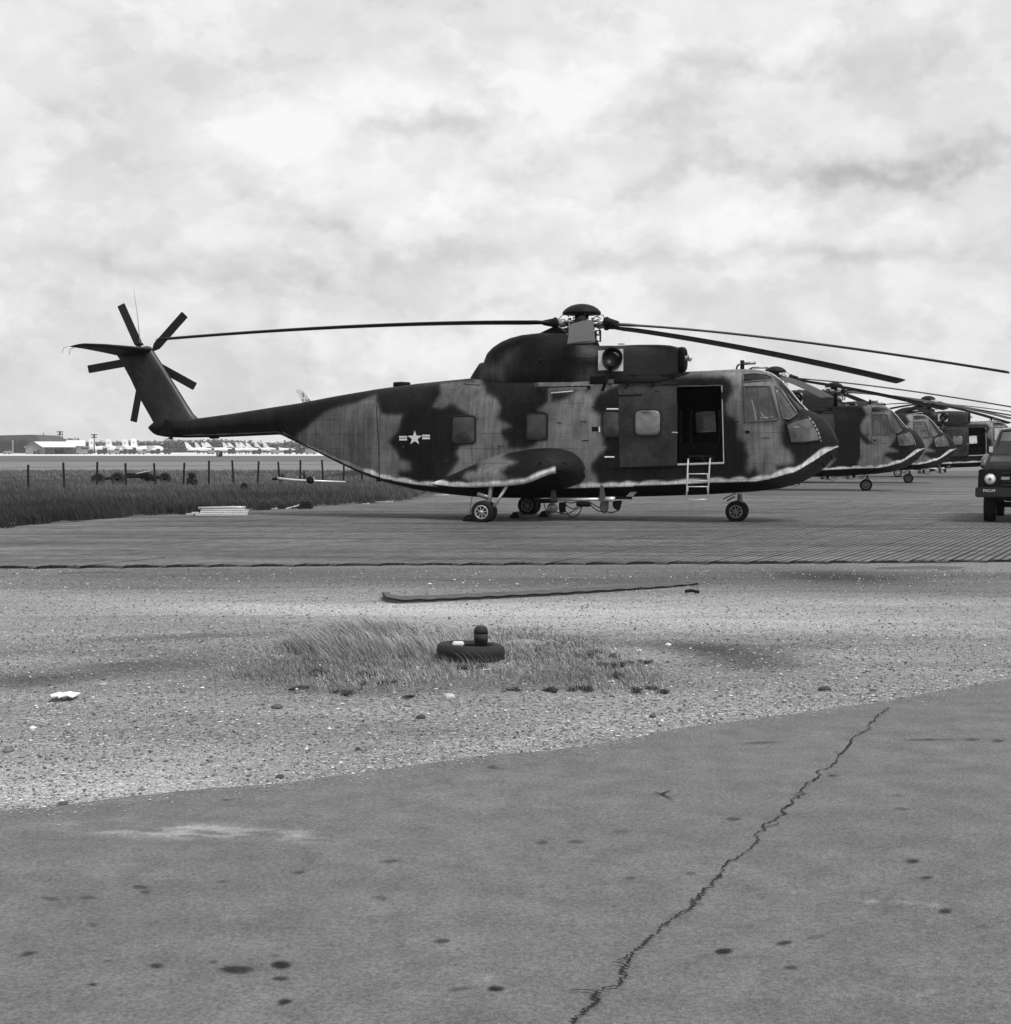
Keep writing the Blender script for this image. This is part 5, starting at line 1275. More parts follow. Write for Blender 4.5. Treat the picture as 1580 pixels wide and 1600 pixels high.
# ---- boarding ladder hooked on the sill
def hw3(px, py, v): u, w_ = hl(px, py, v); p = HO + Fv * u + Lv * v; return Vector((p[0], p[1], w_))
LD = empty('boarding_ladder', hw3(1090, 782, -1.3)); base = LD.location.copy()
def lpz(px, py, v): return hw3(px, py, v) - base
for (pts) in ([(1075.5, 717, -1.12), (1075, 724, -1.18), (1072.5, 782, -1.36)], [(1110, 716, -1.12), (1109, 724, -1.18), (1106, 782, -1.36)]):
    mb = MB(); mb.tube([lpz(*q) for q in pts], .017, 8); mb.build('rail', mat('ladder_alu', .66, .35, .3), LD)
for (y, x0, x1, v) in ((740.5, 1075, 1107, -1.22), (751, 1076, 1106, -1.26), (760.5, 1074, 1106, -1.29), (780.5, 1073, 1106, -1.36)):
    mb = MB(); a0, b0 = lpz(x0, y, v), lpz(x1, y, v); mb.tube([a0, b0], .013, 8)
    mb.build('rung', mat('ladder_alu', .66), LD)
mb = MB(); 
for (x, y, v) in ((1075, 744, -1.23), (1106, 744, -1.23), (1074.5, 764, -1.30), (1106, 764, -1.30)): mb.box(lpz(x, y, v), (.03, .02, .10))
mb.build('bracket', mat('ladder_alu', .66), LD)
tag(LD, 'white metal ladder hooked in the open helicopter doorway', 'ladder')
# chocks
def chock(px, py, lb, v):
    p = gnd(px, py); mb = MB(); mb.prism([(-.13, -.2, 0), (.13, -.2, 0), (.05, -.2, .13), (-.03, -.2, .13)], (0, .4, 0)); o = mb.build('wheel_chock', black, bevel=.01); o.location = (p.x, p.y, .038); o.rotation_euler = (0, 0, -PSI); tag(o, lb, 'chock', 'wheel chocks at the nearest helicopter')
chock(735, 816, 'black chock behind the near main wheel of nearest helicopter', 0); chock(807, 811, 'black chock left of the far main wheel of nearest helicopter', 0); chock(852, 809, 'black chock right of the far main wheel of nearest helicopter', 0)
mb = MB(); p = gnd(733, 814); mb.tube([(0, 0, 0), (.03, .02, .25), (.07, .05, .5)], .007, 6); o = mb.build('pin_cord', black); o.location = (p.x, p.y, .04); tag(o, 'thin dark cord hanging from the sponson to the chock', 'cord')

# ================================================================== TRUCK
TYW = math.radians(-22)
_e = at(1525, 704, 31.3)
tk = empty('truck', (_e.x + 1.03 * math.cos(TYW) - .8 * math.sin(TYW), _e.y + 1.03 * math.sin(TYW) + .8 * math.cos(TYW), 0.035), TYW)
tm = mat('truck_paint', .035, .35, nscale=3, namt=.2, nscale2=20, namt2=.15); tl = mat('truck_paint_reflection', .09, .4, nscale=6, namt=.3)  # second tone paints the reflection onto the fender tops
def tb(name, c_, d_, m_, bv=.02, parent=None):
    mb = MB(); mb.box(c_, d_); return mb.build(name, m_, parent or tk, bevel=bv)
# local: x right, y away (front face at y=-.75), z up
def loftx(rows, name, m_, parent=None, bv=0):
    """rows: list of (y, z_bottom, z_top, half_bottom, half_top)"""
    mb = MB(); vs = []
    for (y, z0, z1, h0, h1) in rows:
        vs += [(-h0, y, z0), (h0, y, z0), (h0 * .5 + h1 * .5 + .01, y, z0 + (z1 - z0) * .6), (h1, y, z1 - .06), (h1 - .10, y, z1), (-h1 + .10, y, z1), (-h1, y, z1 - .06), (-h0 * .5 - h1 * .5 - .01, y, z0 + (z1 - z0) * .6)]
    fs = []
    for i in range(len(rows) - 1):
        for j in range(8): fs.append((8 * i + j, 8 * i + (j + 1) % 8, 8 * i + 8 + (j + 1) % 8, 8 * i + 8 + j))
    fs += [tuple(range(8)), tuple(8 * (len(rows) - 1) + j for j in range(8))]
    mb.add(vs, fs); return mb.build(name, m_, parent or tk, bevel=bv)
loftx([(-.62, .72, 1.12, .99, .96), (-.55, .70, 1.17, 1.0, .97), (.45, .70, 1.22, 1.0, .97), (4.0, .70, 1.28, 1.0, .97)], 'body', tm, bv=.015)
loftx([(-.66, 1.08, 1.20, .93, .80), (-.60, 1.08, 1.30, .92, .82), (-.2, 1.1, 1.40, .91, .82), (.5, 1.1, 1.46, .9, .82)], 'hood', tm, bv=.02)
for s_ in (-1, 1):
    mb = MB(); mb.tube([(s_ * .90, -.62, 1.20), (s_ * .88, -.35, 1.34), (s_ * .87, .1, 1.40), (s_ * .88, .48, 1.42)], [.05, .07, .07, .05], 12); mb.build('fender_top', tl, tk)
cabr = [(.35, 1.38, 1.46, .80, .80), (.52, 1.38, 1.62, .80, .76), (.85, 1.38, 1.98, .80, .66), (1.0, 1.38, 2.06, .80, .64), (1.9, 1.38, 2.06, .80, .64), (2.1, 1.38, 1.92, .80, .66)]
loftx(cabr, 'cab', tm, bv=.02)
mb = MB(); mb.add([(-.68, .45, 1.53), (.68, .45, 1.53), (.58, .82, 1.96), (-.58, .82, 1.96)], [(0, 1, 2, 3)]); ws = mb.build('windshield', glass_mat('truck_glazing', .0, .5, .22), tk)
mb = MB(); mb.tube([(-.69, .44, 1.52), (.69, .44, 1.52), (.59, .82, 1.97), (-.59, .82, 1.97)], .014, 6, closed=True); mb.build('seal', black, ws)
mb = MB(); mb.tube([(-.60, .80, 2.01), (-.3, .82, 2.05), (0, .82, 2.06), (.3, .82, 2.05), (.60, .80, 2.01)], .018, 6); mb.build('roof_gutter', bright, tk)
gp_ = tb('grille_panel', (0, -.66, .93), (1.96, .06, .40), mat('grille_dark', .012, .5))
for k in range(4): tb('grille_bar', (0.05, -.70, .80 + .085 * k), (1.1, .02, .03), tm, .004, gp_)
tb('badge', (-.43, -.712, .945), (.17, .012, .06), mat('badge_grey', .35, .4), .003, gp_)
for s_ in (-1, 1):
    mb = MB(); mb.lathe([(.105, .02), (.115, -.01), (.105, -.03), (.09, -.025)], (s_ * .74, -.69, .925), 'y', 28); hlm = mb.build('headlight', bright, tk)
    mb = MB(); mb.lathe([(.092, -.02), (.08, -.045), (.04, -.058), (.0001, -.062)], (s_ * .74, -.69, .925), 'y', 28); mb.build('lens', mat('lens_white', .8, .15), hlm)
    mb = MB(); mb.lathe([(.035, -.06), (.03, -.066), (.0001, -.068)], (s_ * .74, -.69, .925), 'y', 14); mb.build('bulb_cap', greymetal, hlm)
bmp = tb('bumper', (0, -.80, .645), (2.06, .10, .21), tm, .02)
def stroke_text(txt, x0, z0, h, y, parent):
    cu_ = bpy.data.curves.new('lettering', 'FONT'); cu_.body = txt; cu_.size = h; cu_.extrude = .002; cu_.align_x = 'LEFT'
    o = bpy.data.objects.new('lettering', cu_); COL.objects.link(o)
    dg = bpy.context.evaluated_depsgraph_get(); me = bpy.data.meshes.new_from_object(o.evaluated_get(dg)); bpy.data.objects.remove(o)
    me.transform(Matrix.Rotation(math.pi / 2, 4, 'X')); q = link_mesh('lettering', me, white, parent); q.location = (x0, y, z0); return q
q = stroke_text('PACAF', -.87, .655, .085, -.858, bmp)
for s_ in (-1, 1):
    mb = MB(); mb.lathe([(.2, -.13), (.34, -.12), (.36, -.07), (.36, .07), (.34, .12), (.2, .13)], (s_ * .78, .1, .34), 'x', 28); mb.build('wheel', rubber, tk)
    mb = MB(); mb.lathe([(.2, -.13), (.34, -.12), (.36, -.07), (.36, .07), (.34, .12), (.2, .13)], (s_ * .78, 3.1, .34), 'x', 28); mb.build('wheel', rubber, tk)
    mb = MB(); mb.box((s_ * .80, .40, 1.56), (.08, .03, .13)); mb.build('side_mirror', bright, tk, bevel=.005)
tb('axle', (0, .1, .36), (1.5, .12, .12), black); tb('chassis', (0, 1.6, .55), (.9, 4.2, .2), black)
tb('cargo_bed', (0, 3.0, 1.1), (1.9, 1.7, .55), tm)
tag(tk, 'dark military truck facing the camera at right edge with round headlight', 'truck')

# ================================================================== LEFT VERGE: grass, fence, debris
verge_m = mat('verge_soil', 0.07, .95, nscale=1.2, namt=.3, nscale2=14, namt2=.3)
VG = [Vector((-60, 26, 0)), Vector((-14, 27.8, 0))] + [Vector((p.x, p.y, 0)) for p in APR[1:]] + [Vector((10, 100, 0)), Vector((-100, 100, 0))]
a = MB(); a.add([(p.x, p.y, -.004) for p in VG], [tuple(range(len(VG)))]); tag(a.build('verge', verge_m), kind='structure')
# light service road and further field
a = MB(); a.add([(-120, 112, .0), (60, 112, 0), (110, 205, 0), (-200, 205, 0)], [(0, 1, 2, 3)]); tag(a.build('service_road', mat('service_road', .16, .9, nscale=.05, namt=.12, nscale2=.6, namt2=.15)), kind='structure')
a = MB(); a.add([(-600, 420, .05), (500, 420, .05), (600, 1100, .05), (-700, 1100, .05)], [(0, 1, 2, 3)]); tag(a.build('runway', mat('runway_concrete', .6, .8, nscale=.02, namt=.1)), kind='structure')
gm2 = mat('verge_grass', .05, .85, attr='tone')
def verge_pts(n, seed):
    r = np.random.default_rng(seed); px = r.uniform(-90, 760, n); py = r.uniform(752, 832, n)
    lim = np.interp(px, [-90, 0, 150, 300, 480, 640, 690, 760], [830, 825, 811, 801, 793, 780, 769, 757]); ok = py < lim + 1.2 * np.sin(px / 9) + 1.8 * np.sin(px / 23 + 1) - r.exponential(1.6, n) + 1.5
    px, py = px[ok], py[ok]; ky = (py - 800) / F; dz = (-sT - ky * cT) / (cT - ky * sT); Y = -HC / dz; X = (px - 790) / F / (cT - ky * sT) * Y
    return X, Y
X_, Y_ = verge_pts(190000, 71); n = len(X_); hh = rng.uniform(.12, .42, n) * (0.75 + .45 * waves(X_, Y_, 72, .8)) * np.clip((Y_ - 27) / 8 + .5, .5, 1)
tn = rng.uniform(.012, .10, n) * (1 + .55 * waves(X_ * .6, Y_ * .4, 73, .8)) * np.clip((Y_ - 28) / 20, 0.5, 1.5) * 1.15 * np.clip(1 + .5 * waves(X_ * .5, Y_ * .3, 74, 2), .4, 1.8)
o = blades('verge_grass', X_, Y_, np.zeros(n), hh, .008, -hh * rng.uniform(-.2, .7, n), rng.normal(0, .06, n), gm2, np.clip(tn, .008, .2), 2); tag(o, 'tall dark grass on the verge below the fence', 'grass', kind='stuff')
n = 26000; X_ = rng.uniform(-45, 12, n); Y_ = rng.uniform(72, 112, n); hh = rng.uniform(.08, .28, n)
o = blades('field_grass', X_, Y_, np.zeros(n), hh, .035, -hh * rng.uniform(-.2, .7, n), rng.normal(0, .06, n), gm2, rng.uniform(.08, .17, n), 1); tag(o, 'rough grass of the field beyond the fence', 'grass', kind='stuff')

# fence posts
FN = empty('post_fence', (-19, 55, 0)); tag(FN, 'line of dark posts with thin wires across the grass verge', 'fence')
pxs = [41, 100, 150.5, 197, 243, 286, 326, 365, 402, 437, 469, 505, 537, 566, 592]
postm = mat('fence_post', .02, .8, nscale=10, namt=.3); tops = []
Yp = np.interp(pxs, [41, 537, 592], [55, 70, 72])
for k, px in enumerate([-40] + pxs):
    Yk = 53 if k == 0 else Yp[k - 1]; p = at(px, 704, Yk); h_ = 1.08 + rr.uniform(-.06, .06); l_ = rr.uniform(-.07, .07)
    mb = MB(); mb.tube([(p.x + 19 + (0.05 if px == 41 else 0), p.y - 55, -.05), (p.x + 19 + l_, p.y - 55, h_)], .045, 6); mb.build('post', postm, FN); tops.append(Vector((p.x + 19, p.y - 55, 0)))
for zz_ in (.95, .6):
    mb = MB(); pts = []
    for i in range(len(tops) - 1):
        for j in range(3): t = j / 3; q = tops[i].lerp(tops[i + 1], t); pts.append((q.x, q.y, zz_ - .03 * math.sin(math.pi * t)))
    mb.tube(pts, .005, 4); mb.build('wire', darkmetal, FN)
# derelict trailer running gear behind the fence
TG = empty('trailer_chassis', (*at(205, 755, 68).xy, 0)); tag(TG, 'rusty trailer chassis with four dark wheels behind the fence', 'trailer')
for (px, py, Yk, r_) in ((154, 746, 66, .27), (184, 747, 66, .29), (229, 744, 70, .28), (258, 746, 68, .27)):
    q = at(px, 704, Yk) - TG.location; mb = MB(); mb.lathe([(r_ * .35, -.09), (r_ * .6, -.09), (r_ * .62, -.12), (r_, -.1), (r_, .1), (r_ * .62, .12)], (q.x, q.y, r_ + .02), 'y', 22, R=None); W_ = mb.build('wheel', mat('dusty_rubber', 0.035, .9), TG)
    mb = MB(); mb.lathe([(r_ * .34, -.1), (.0001, -.11)], (q.x, q.y, r_ + .02), 'y', 14); mb.build('hub', darkmetal, W_)
s1 = at(155, 704, 66) - TG.location; s2 = at(262, 704, 68) - TG.location
mb = MB(); mb.tube([(s1.x, s1.y, .30), (0, 0, .36), (s2.x, s2.y, .34)], .07, 8); mb.build('frame_beam', darkmetal, TG)
mb = MB(); mb.box((.35, 0, .42), (1.1, .6, .22)); mb.box((.9, .2, .3), (.5, .5, .3)); mb.build('frame_deck', darkmetal, TG, bevel=.03)
q1 = at(215, 704, 67.5) - TG.location; q2 = at(236, 704, 68) - TG.location
mb = MB(); mb.prism([(q1.x, q1.y - .4, .50), (q2.x, q2.y - .4, .62), (q2.x, q2.y - .1, .64), (q1.x, q1.y - .1, .52)], (0, 0, .02)); mb.build('bent_sheet', bright, TG)
# dark shrub and upright frame
def shrub(px, Yk, wpx, hpx, lb, tone_=.03, nb=260, grp='dark bushes by the fence'):
    p = at(px, 704, Yk); r = wpx / F * Yk / 2; h = hpx / F * Yk; rs = np.random.default_rng(int(px))
    a_ = rs.uniform(0, 6.28, nb); q = rs.uniform(0, 1, nb) ** .5; z = rs.uniform(0, 1, nb) ** .8
    X = np.cos(a_) * q * r * (1 - z * .5); Y = np.sin(a_) * q * r * (1 - z * .5); l_ = .12 * h + .03
    o = blades('bush', X, Y, z * h * .85, rs.uniform(.5, 1.3, nb) * l_ * 1.6, .02, rs.normal(0, l_ * .7, nb), rs.normal(0, l_ * .7, nb), weed_m, rs.uniform(.4, 1.6, nb) * tone_, 2)
    o.location = (p.x, p.y, 0); tag(o, lb, 'bush', grp)
shrub(300, 62, 20, 24, 'tall dark bush beside a fence post left of centre'); shrub(381, 56, 14, 12, 'small dark bush in the verge grass', .02); shrub(146, 66, 10, 14, 'thin dark bush beside the trailer wheel')
shrub(441, 66, 6, 18, 'thin dry stalk by the fence near the tow bar', .04, 60); shrub(475, 66, 8, 24, 'tall thin dry stalk beside the tow bar', .04, 60)
# tow bar
TB_ = empty('tow_bar', (*at(485, 750, 60).xy, 0)); tag(TB_, 'long pale tow bar on a small wheel in the verge grass', 'tow bar')
def tq(px, py, Yk=60): return at(px, py, Yk) - TB_.location
mb = MB(); mb.tube([tq(430, 747), tq(460, 750), tq(480, 751), tq(540, 753)], [.055, .045, .04, .03], 8); mb.build('bar', bright, TB_)
mb = MB(); mb.tube([tq(425, 749), tq(433, 747)], [.03, .085], 8); mb.build('coupling', black, TB_)
mb = MB(); q = tq(485, 750); mb.lathe([(.05, -.06), (.16, -.05), (.16, .05), (.05, .06)], (q.x, q.y, q.z), 'y', 18); mb.build('wheel', black, TB_)
mb = MB(); mb.tube([tq(489, 746), tq(493, 753)], .03, 6); mb.build('jack_handle', bright, TB_)
# dark raised bank seen under the tail
a = MB(); b0, b1 = at(500, 704, 88), at(700, 704, 88); vs = []
for i in range(31):
    t = i / 30; x = b0.x + (b1.x - b0.x) * t; h_ = .42 * math.sin(min(t * 2.2, 1) * math.pi / 2) + .03 * math.sin(i * 2.1)
    vs += [(x, 84, -.02), (x, 87, h_), (x, 91, h_), (x, 95, -.02)]
a.add(vs, [(4 * i + j, 4 * i + j + 1, 4 * i + 5 + j, 4 * i + 4 + j) for i in range(30) for j in range(3)]); tag(a.build('earth_bank', mat('bank_soil', .022, .95, nscale=3, namt=.4), fix=False), kind='structure')

# stack of aluminium mat planks
ST = empty('mat_plank_stack', (*gnd(340, 808).xy, 0.03), math.radians(3)); tag(ST, 'stack of pale perforated mat planks at the grass edge', 'plank stack')
alm = mat('pale_aluminium', .55, .4, .3, nscale=20, namt=.2); dkh = mat('punch_hole', .01, .9)
sc = gnd(340, 808).y / F
L_ = 74 * sc
def pplank(x0, y0, z0, L_, rz=0, rx=0):
    mb = MB(); mb.box((0, 0, 0), (L_, .34, .025)); o = mb.build('mat_plank', alm, ST, bevel=.004); o.location = (x0, y0, z0); o.rotation_euler = (rx, 0, rz)
    mb = MB()
    for k in range(20):
        for r_ in range(3): x = -L_ / 2 + L_ * (k + .5 + .25 * (r_ % 2)) / 20; y = -.11 + .11 * r_; mb.lathe([(.026, .0130), (.026, .0145)], (x, y, 0), 'z', 6)
    mb.build('holes', dkh, o); return o
for k in range(2): pplank(.10 + .04 * (k % 2), .25, .02 + .035 * k, L_ * .95, .0, 0)
pplank(.16, -.02, .075, L_ * 1.0, .03, math.radians(22)); pplank(.10, .30, .12, L_ * .88, .05, math.radians(12))
mb = MB(); mb.tube([(-.50, .34, .17), (.35, .30, .19), (.62, .28, .185)], .03, 8); mb.build('edge_tube', alm, ST)
for (x, z) in ((-.62, .04), (-.50, .07), (-.42, .03)):
    mb = MB(); mb.box((x, -.1, z), (.12, .18, .05), Matrix.Rotation(x * 3, 3, 'Z')); mb.build('end_clip', alm, ST, bevel=.008)
# leaning board on a dark crate
p = gnd(478, 797); C_ = empty('dark_crate', (p.x, p.y, 0.02)); tag(C_, 'low dark broken crate at the grass edge', 'crate')
for k in range(3): mb = MB(); mb.box((.0, 0, .05 + .065 * k), (.36 - .05 * k, .3, .045)); mb.build('board', mat('dark_timber', .015, .9), C_, bevel=.005)
mb = MB(); q0, q1 = gnd(447, 797), at(484, 785, gnd(484, 797).y + .05); mb.tube([q0 + Vector((0, 0, .03)), q1], .022, 6); o = mb.build('leaning_pole', bright); tag(o, 'pale pole leaning against the dark crate at the grass edge', 'pole')
for (px, py, L0, lb) in ((429, 798, .14, 'small pale scrap left of the leaning pole'), (572, 790, .2, 'small pale scrap right of the crate, under the tail'), (600, 787, .55, 'thin flat pale board on apron under the tail boom'), (17, 822, .16, 'small white scrap at grass edge on the far left'), (690, 776, .5, 'pale plank end on the apron behind the near main wheel')):
    p = gnd(px, py); mb = MB(); mb.box((0, 0, .02), (L0, .08, .03)); mb.box((L0 * .3, .03, .04), (L0 * .4, .05, .02)); o = mb.build('scrap_board', mat('pale_scrap', .45, .7), bevel=.004); o.location = (p.x, p.y, .03); o.rotation_euler = (0, 0, rr.uniform(-.3, .3)); tag(o, lb, 'scrap')

# ---- thin ground haze round the whole place
hz = MB(); hz.box((0, 850, 13), (5200, 2100, 32)); hzm = bpy.data.materials.new('haze_air'); hzm.use_nodes = True
hn, hl_ = hzm.node_tree.nodes, hzm.node_tree.links; hn.clear(); ho = hn.new('ShaderNodeOutputMaterial'); hv_ = hn.new('ShaderNodeVolumePrincipled')
hv_.inputs['Color'].default_value = (.9, .9, .9, 1); hv_.inputs['Density'].default_value = 0.00015; hl_.new(hv_.outputs[0], ho.inputs['Volume'])
tag(hz.build('haze', hzm), 'thin pale haze over the airfield', 'haze', kind='stuff')

# ================================================================== FAR AIRFIELD
farw = mat('far_white_skin', .80, .5, nscale=.3, namt=.1); fard = mat('far_dark_paint', .06, .8, nscale=.4, namt=.4)  # plain white and plain dark paint for distant things
hang = mat('hangar_iron', .075, .8, nscale=.25, namt=.3); roofw = mat('white_tin_roof', .8, .5, nscale=.2, namt=.08); wallg = mat('shed_wall', .25, .8, nscale=.4, namt=.3)  # roof tin is white, walls mid grey
def Pm(px, py, Yk): return at(px, py, Yk)
# dark hangar at far left
Yh = 700; HB = empty('hangar', (*at(20, 706, Yh).xy, 0)); tag(HB, 'large dark barrel roofed hangar at far left of the horizon', 'hangar')
s_ = Yh / F
mb = MB(); prof = [(-60, 0), (-60, 27), (30, 29), (38, 27), (48, 14), (49, 0)]
mb.prism([((a_) * s_, 0, b_ * s_ + .3) for a_, b_ in prof], (0, 40, 0)); mb.build('wall', hang, HB)
for k in range(5): mb = MB(); mb.box(((-16 + 9 * k) * s_, -.3, 3.4), (6 * s_, .4, 5.5)); mb.build('door_leaf', mat('hangar_door', .045, .8, nscale=.4, namt=.3), HB)
mb = MB(); mb.box((1 * s_, -.6, 3.2), (2.4 * s_, .5, 6.8)); mb.build('pale_pier', wallg, HB)
# white-roofed shed
def shed(x0, x1, xm, yt, ybot, Yk, lb, gable=True):
    o_ = at(x0, 704, Yk); E = empty('shed', (o_.x, Yk, 0)); tag(E, lb, 'shed', 'sheds on the far airfield'); s_ = Yk / F
    L0 = (x1 - x0) * s_; ht = (704 - yt) * s_ + HC; he = (704 - ybot) * s_ + HC; g = (xm - x0) * s_
    mb = MB(); mb.prism([(0, 0, -.2), (0, 0, he), (g, 0, ht - .3), (2 * g, 0, he), (2 * g, 0, -.2)], (0, 8, 0)); mb.box(((L0 + g) / 2 + g * .2, 2, he / 2), (L0 - g, .4, he)); mb.build('wall', wallg, E)
    mb = MB(); mb.add([(g, -1, ht), (L0 * .93, -1, ht), (L0, -3, he + .1), (2 * g, -3, he + .1), (g, 9, ht), (L0 * .93, 9, ht)], [(0, 1, 2, 3), (0, 4, 5, 1)]); mb.add([(g, -1, ht), (0 - .5, -1, he), (0 - .5, 8, he), (g, 8, ht)], [(0, 1, 2, 3)]); mb.build('roof', roofw, E, fix=False)
    for k in range(5):
        mb = MB(); mb.box((2 * g + (L0 - 2 * g) * (k + .5) / 5, 1.7, he * .42), ((L0 - 2 * g) * .14, .3, he * .8)); mb.build('doorway', fard, E)
shed(40, 122, 55, 690, 699, 620, 'long white roofed shed right of the dark hangar'); shed(100, 137, 105, 688, 697, 660, 'smaller white roofed shed behind the long one')
# propeller transports: body, wing, fin
def transport(px, Yk, lb, sc=1.0, yaw=0.0):
    E = empty('transport_aircraft', (*at(px, 704, Yk).xy, 0), yaw); tag(E, lb, 'airplane', 'white transport aircraft on the far airfield')
    L_ = 18 * sc
    mb = MB(); mb.lathe([(.1, -9), (.9, -6), (1.7, -2), (1.8, 4), (1.5, 7.5), (.8, 9), (.0001, 9.4)], (0, 0, 2.6), 'x', 14); mb.build('body', farw, E)
    mb = MB(); mb.prism([(-10.0, -.2, 3.0), (-5.8, -.2, 3.4), (-6.9, -.2, 7.6), (-7.6, -.2, 8.4), (-9.3, -.2, 8.4), (-9.9, -.2, 7.8)], (0, .4, 0)); f_ = mb.build('tail_fin', farw, E)
    mb = MB(); mb.lathe([(.55, -.02), (.55, .02)], (-8.3, -.25, 6.2), 'y', 16); mb.build('roundel', mat('roundel_grey', .4, .6), f_)
    mb = MB(); mb.box((.5, 0, 4.2), (3.2, 24, .3)); mb.build('wing', farw, E, bevel=.05)
    mb = MB(); mb.box((-8.6, 0, 3.5), (1.8, 8, .18)); mb.build('stabilizer', farw, E)
    for y in (-4, 4):
        mb = MB(); mb.lathe([(.4, -2), (.7, -1), (.7, 1.5), (.5, 2.3)], (1.3, y, 3.7), 'x', 12); mb.build('engine', farw, E)
    mb = MB(); mb.box((-1, -1.2, .5), (1, .5, 1)); mb.box((-1, 1.2, .5), (1, .5, 1)); mb.box((6, 0, .5), (.8, .3, 1)); mb.build('wheels', fard, E)
s_t = 850 / F
transport(144 + 22, 850, 'white transport with the leftmost rounded tail fin'); transport(170 + 22, 860, 'white transport with the second tail fin from the left'); transport(195.5 + 22, 870, 'white transport with the third tail fin from the left')
transport(225 + 6, 840, 'white transport with the rightmost rounded tail fin, by the sheds', yaw=.6); transport(127 + 20, 980, 'smaller looking white transport behind the leftmost fin')
# swept-wing jets
def jet(px, Yk, lb):
    E = empty('jet_fighter', (*at(px, 704, Yk).xy, 0), rr.uniform(-.5, .1)); tag(E, lb, 'jet', 'pale jet fighters lined up on the far airfield')
    mb = MB(); mb.lathe([(.35, -7), (.75, -5), (.85, 0), (.75, 3), (.45, 6), (.0001, 9)], (0, 0, 2.1), 'x', 12); mb.build('body', farw, E)
    mb = MB(); mb.prism([(-7.4, -.1, 2.6), (-4.4, -.1, 2.7), (-7.0, -.1, 5.2), (-8.3, -.1, 5.4)], (0, .2, 0)); mb.build('tail_fin', farw, E)
    mb = MB(); mb.add([(2, 0, 1.9), (-5, -5.5, 1.75), (-6.2, -5.5, 1.75), (-5, 0, 1.9), (-6.2, 5.5, 1.75), (-5, 5.5, 1.75)], [(0, 1, 2, 3), (0, 3, 4, 5)]); mb.build('wing', farw, E, fix=False)
    mb = MB(); mb.lathe([(.0001, 1), (.4, 2), (.45, 3.5), (.0001, 5)], (0, 0, 2.75), 'x', 10); mb.build('canopy', fard, E)
    mb = MB()
    for (x, y) in ((-2, -1.4), (-2, 1.4), (4.5, 0)): mb.tube([(x, y, 0), (x, y, 1.6)], .18, 6)
    mb.build('landing_gear', fard, E)
ords = ['leftmost', 'second from left', 'third from left', 'fourth from left', 'fifth from left', 'sixth from left', 'seventh from left', 'eighth from left', 'ninth from left', 'tenth from left', 'rightmost']
for k, px in enumerate([297 + 20, 309 + 18, 318 + 20, 331 + 18, 352 + 20, 366 + 16, 374 + 18, 384 + 18, 392 + 18, 403 + 18, 418 + 18]):
    jet(px, 660 + 14 * (k % 3), 'pale jet fighter, %s of the far line under the tail boom' % ords[k])
# runway marker with figure 7
mb = MB(); p = at(343, 704, 380); mb.box((0, 0, .7), (1.6, .3, 1.2)); mb.box((0, 0, .05), (1.2, .2, .3)); RM = mb.build('distance_marker', black); RM.location = (p.x, 380, 0); tag(RM, 'small black runway distance board with a white 7', 'sign')
q = stroke_text('7', -.55, .3, 1.2, -.17, RM); q.name = 'numeral'
# service vehicles and clutter before the planes (low dark boxes with cabs)
CARTL = ['tiny pale vehicle before the dark hangar', 'tiny dark vehicle at left end of the long shed', 'tiny dark vehicle before gable of the long white roofed shed', 'tiny pale vehicle before middle of the long shed', 'tiny dark vehicle in the shade of the long shed', 'tiny dark vehicle at right part of the long shed', 'tiny pale vehicle at right end of the white roofed sheds', 'tiny dark vehicle between sheds and leftmost transport', 'tiny dark vehicle under leftmost rounded tail fin', 'tiny pale vehicle right of the leftmost tail fin', 'tiny dark vehicle under the second transport', 'tiny dark vehicle between second and third transports', 'tiny pale vehicle under the third transport', 'tiny dark vehicle right of the rightmost transport', 'tiny dark vehicle under the tail end of the helicopter boom', 'tiny pale vehicle left of the black distance board', 'tiny dark vehicle right of the black distance board', 'tiny dark vehicle before middle of the jet line', 'tiny pale vehicle before right part of the jet line', 'tiny dark vehicle at right end of the jet line', 'tiny dark vehicle below the bare pointed tree top', 'tiny pale vehicle furthest right beneath the upswept fuselage']
for k, px in enumerate([12, 58, 78, 88, 100, 108, 128, 140, 160, 178, 192, 207, 222, 243, 262, 330, 362, 402, 430, 450, 468, 486]):
    Yk = 600 + rr.uniform(-20, 30); p = at(px, 704, Yk); L0 = rr.uniform(2.5, 4.5); hv_ = rr.uniform(1.0, 2.0)
    mb = MB(); mb.box((0, 0, hv_ / 2 + .3), (L0, 1.9, hv_)); E = mb.build('ground_cart', fard if k % 3 else wallg, bevel=.08); E.location = (p.x, Yk, 0)
    mb = MB(); mb.box((L0 * .3, 0, hv_ + .6), (L0 * .35, 1.6, .7)); mb.build('cab', fard, E, bevel=.08)
    mb = MB(); 
    for x in (-L0 * .3, L0 * .3): mb.lathe([(.3, -.1), (.3, .1)], (x, -.98, .3), 'y', 10)
    mb.build('wheels', black, E); tag(E, CARTL[k], 'vehicle', 'ground vehicles on the far airfield')
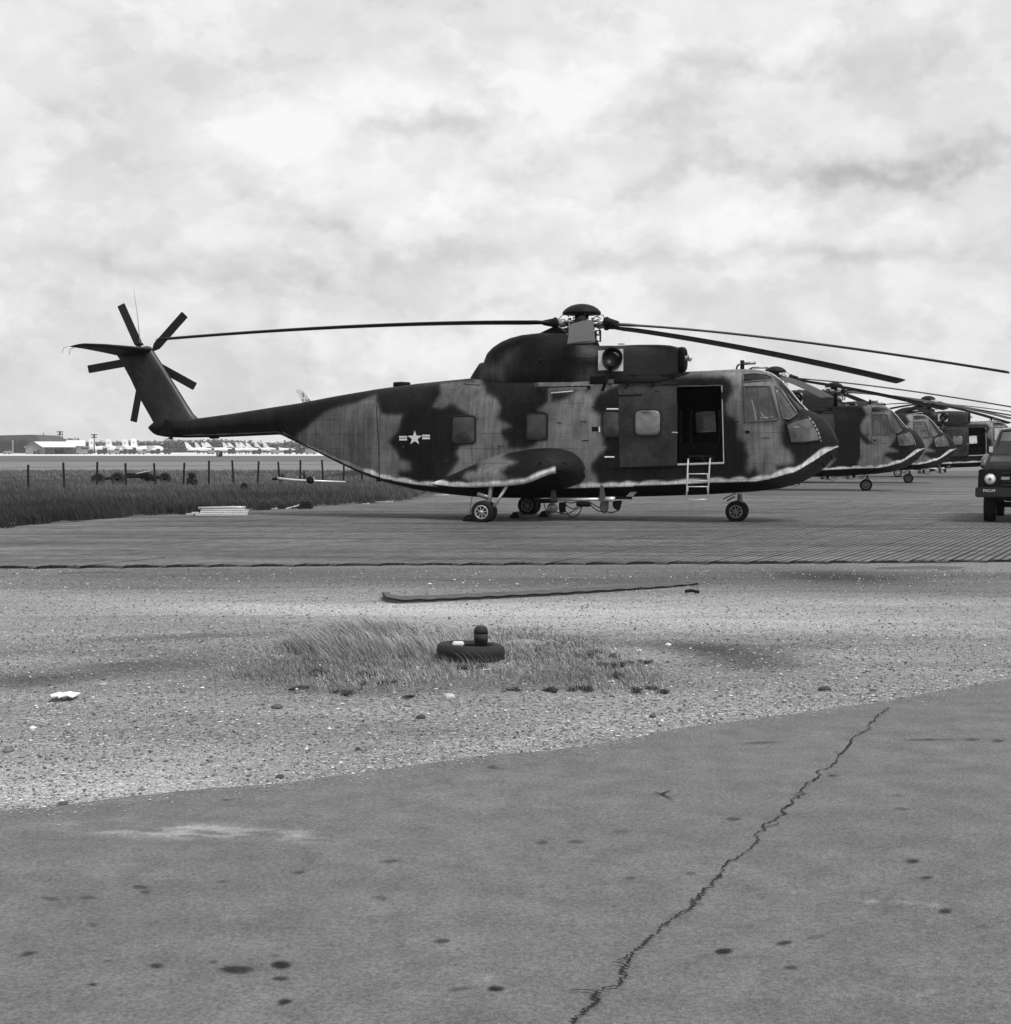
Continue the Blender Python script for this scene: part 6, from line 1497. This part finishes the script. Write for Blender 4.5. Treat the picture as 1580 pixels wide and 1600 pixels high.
# light masts
def mast(px, ytop, Yk, lb, head=True):
    p = at(px, 704, Yk); h_ = (704 - ytop) * Yk / F + HC; E = empty('light_mast', (p.x, Yk, 0)); tag(E, lb, 'mast', 'tall masts on the far airfield')
    mb = MB(); mb.tube([(0, 0, 0), (0, 0, h_)], [.35, .22], 8); mb.build('pole', fard, E)
    if head:
        mb = MB(); mb.box((0, 0, h_ - .6), (3.2, .8, .5)); mb.box((0, 0, h_ - 2.0), (2.6, .8, .5)); mb.box((0, 0, h_ - 1.3), (.9, .6, 1.6)); mb.build('lamp_rack', fard, E)
mast(94, 673, 760, 'taller lamp mast behind the white shed roofs'); mast(147.5, 677.5, 760, 'lamp mast behind the leftmost transport fin'); mast(98, 674, 900, 'thin mast just right of the taller lamp mast', False); mast(68.5, 676, 800, 'thin pole right of the dark hangar', False)
# tree line
def far_wood(name, x0, x1, Yk, tops_, lb):
    nC = 16000; r = np.random.default_rng(int(x0) + 500); t = r.uniform(0, 1, nC); px = x0 + (x1 - x0) * t
    yt = np.interp(px, *zip(*tops_)) + 2.5 * np.sin(px * .9) * np.sin(px * .23) + 1.2 * np.sin(px * 2.3)
    s_ = Yk / F; X = (px - 790) * s_; Zt = (704 - yt) * s_ + HC; z = r.uniform(0, 1, nC) ** .8 * Zt; Y = Yk + r.uniform(0, 14, nC)
    R_ = r.uniform(.5, 1.7, nC); R_ = R_ * (1 - .3 * z / Zt)
    o = scatter_stones(name, X, Y, z, R_, mat('far_foliage', .07, .95, attr='tone'), r.uniform(.09, .20, nC)); tag(o, lb, 'trees', kind='stuff'); return o
far_wood('tree_line', 85, 620, 1150, [(85, 696), (100, 688), (112, 686), (122, 691), (150, 692), (200, 692), (250, 691), (262, 688), (300, 690), (340, 688), (380, 691), (430, 694), (455, 691), (480, 688), (510, 692), (560, 695), (620, 697)], 'hazy far tree line beyond the airfield at left')
far_wood('tree_line', -140, 2000, 1500, [(-140, 697), (85, 698), (620, 699), (1400, 697), (2000, 697)], 'farthest low wood along the whole horizon')
mast(454, 689, 1000, 'bare pointed tree top standing above the far tree line', False)
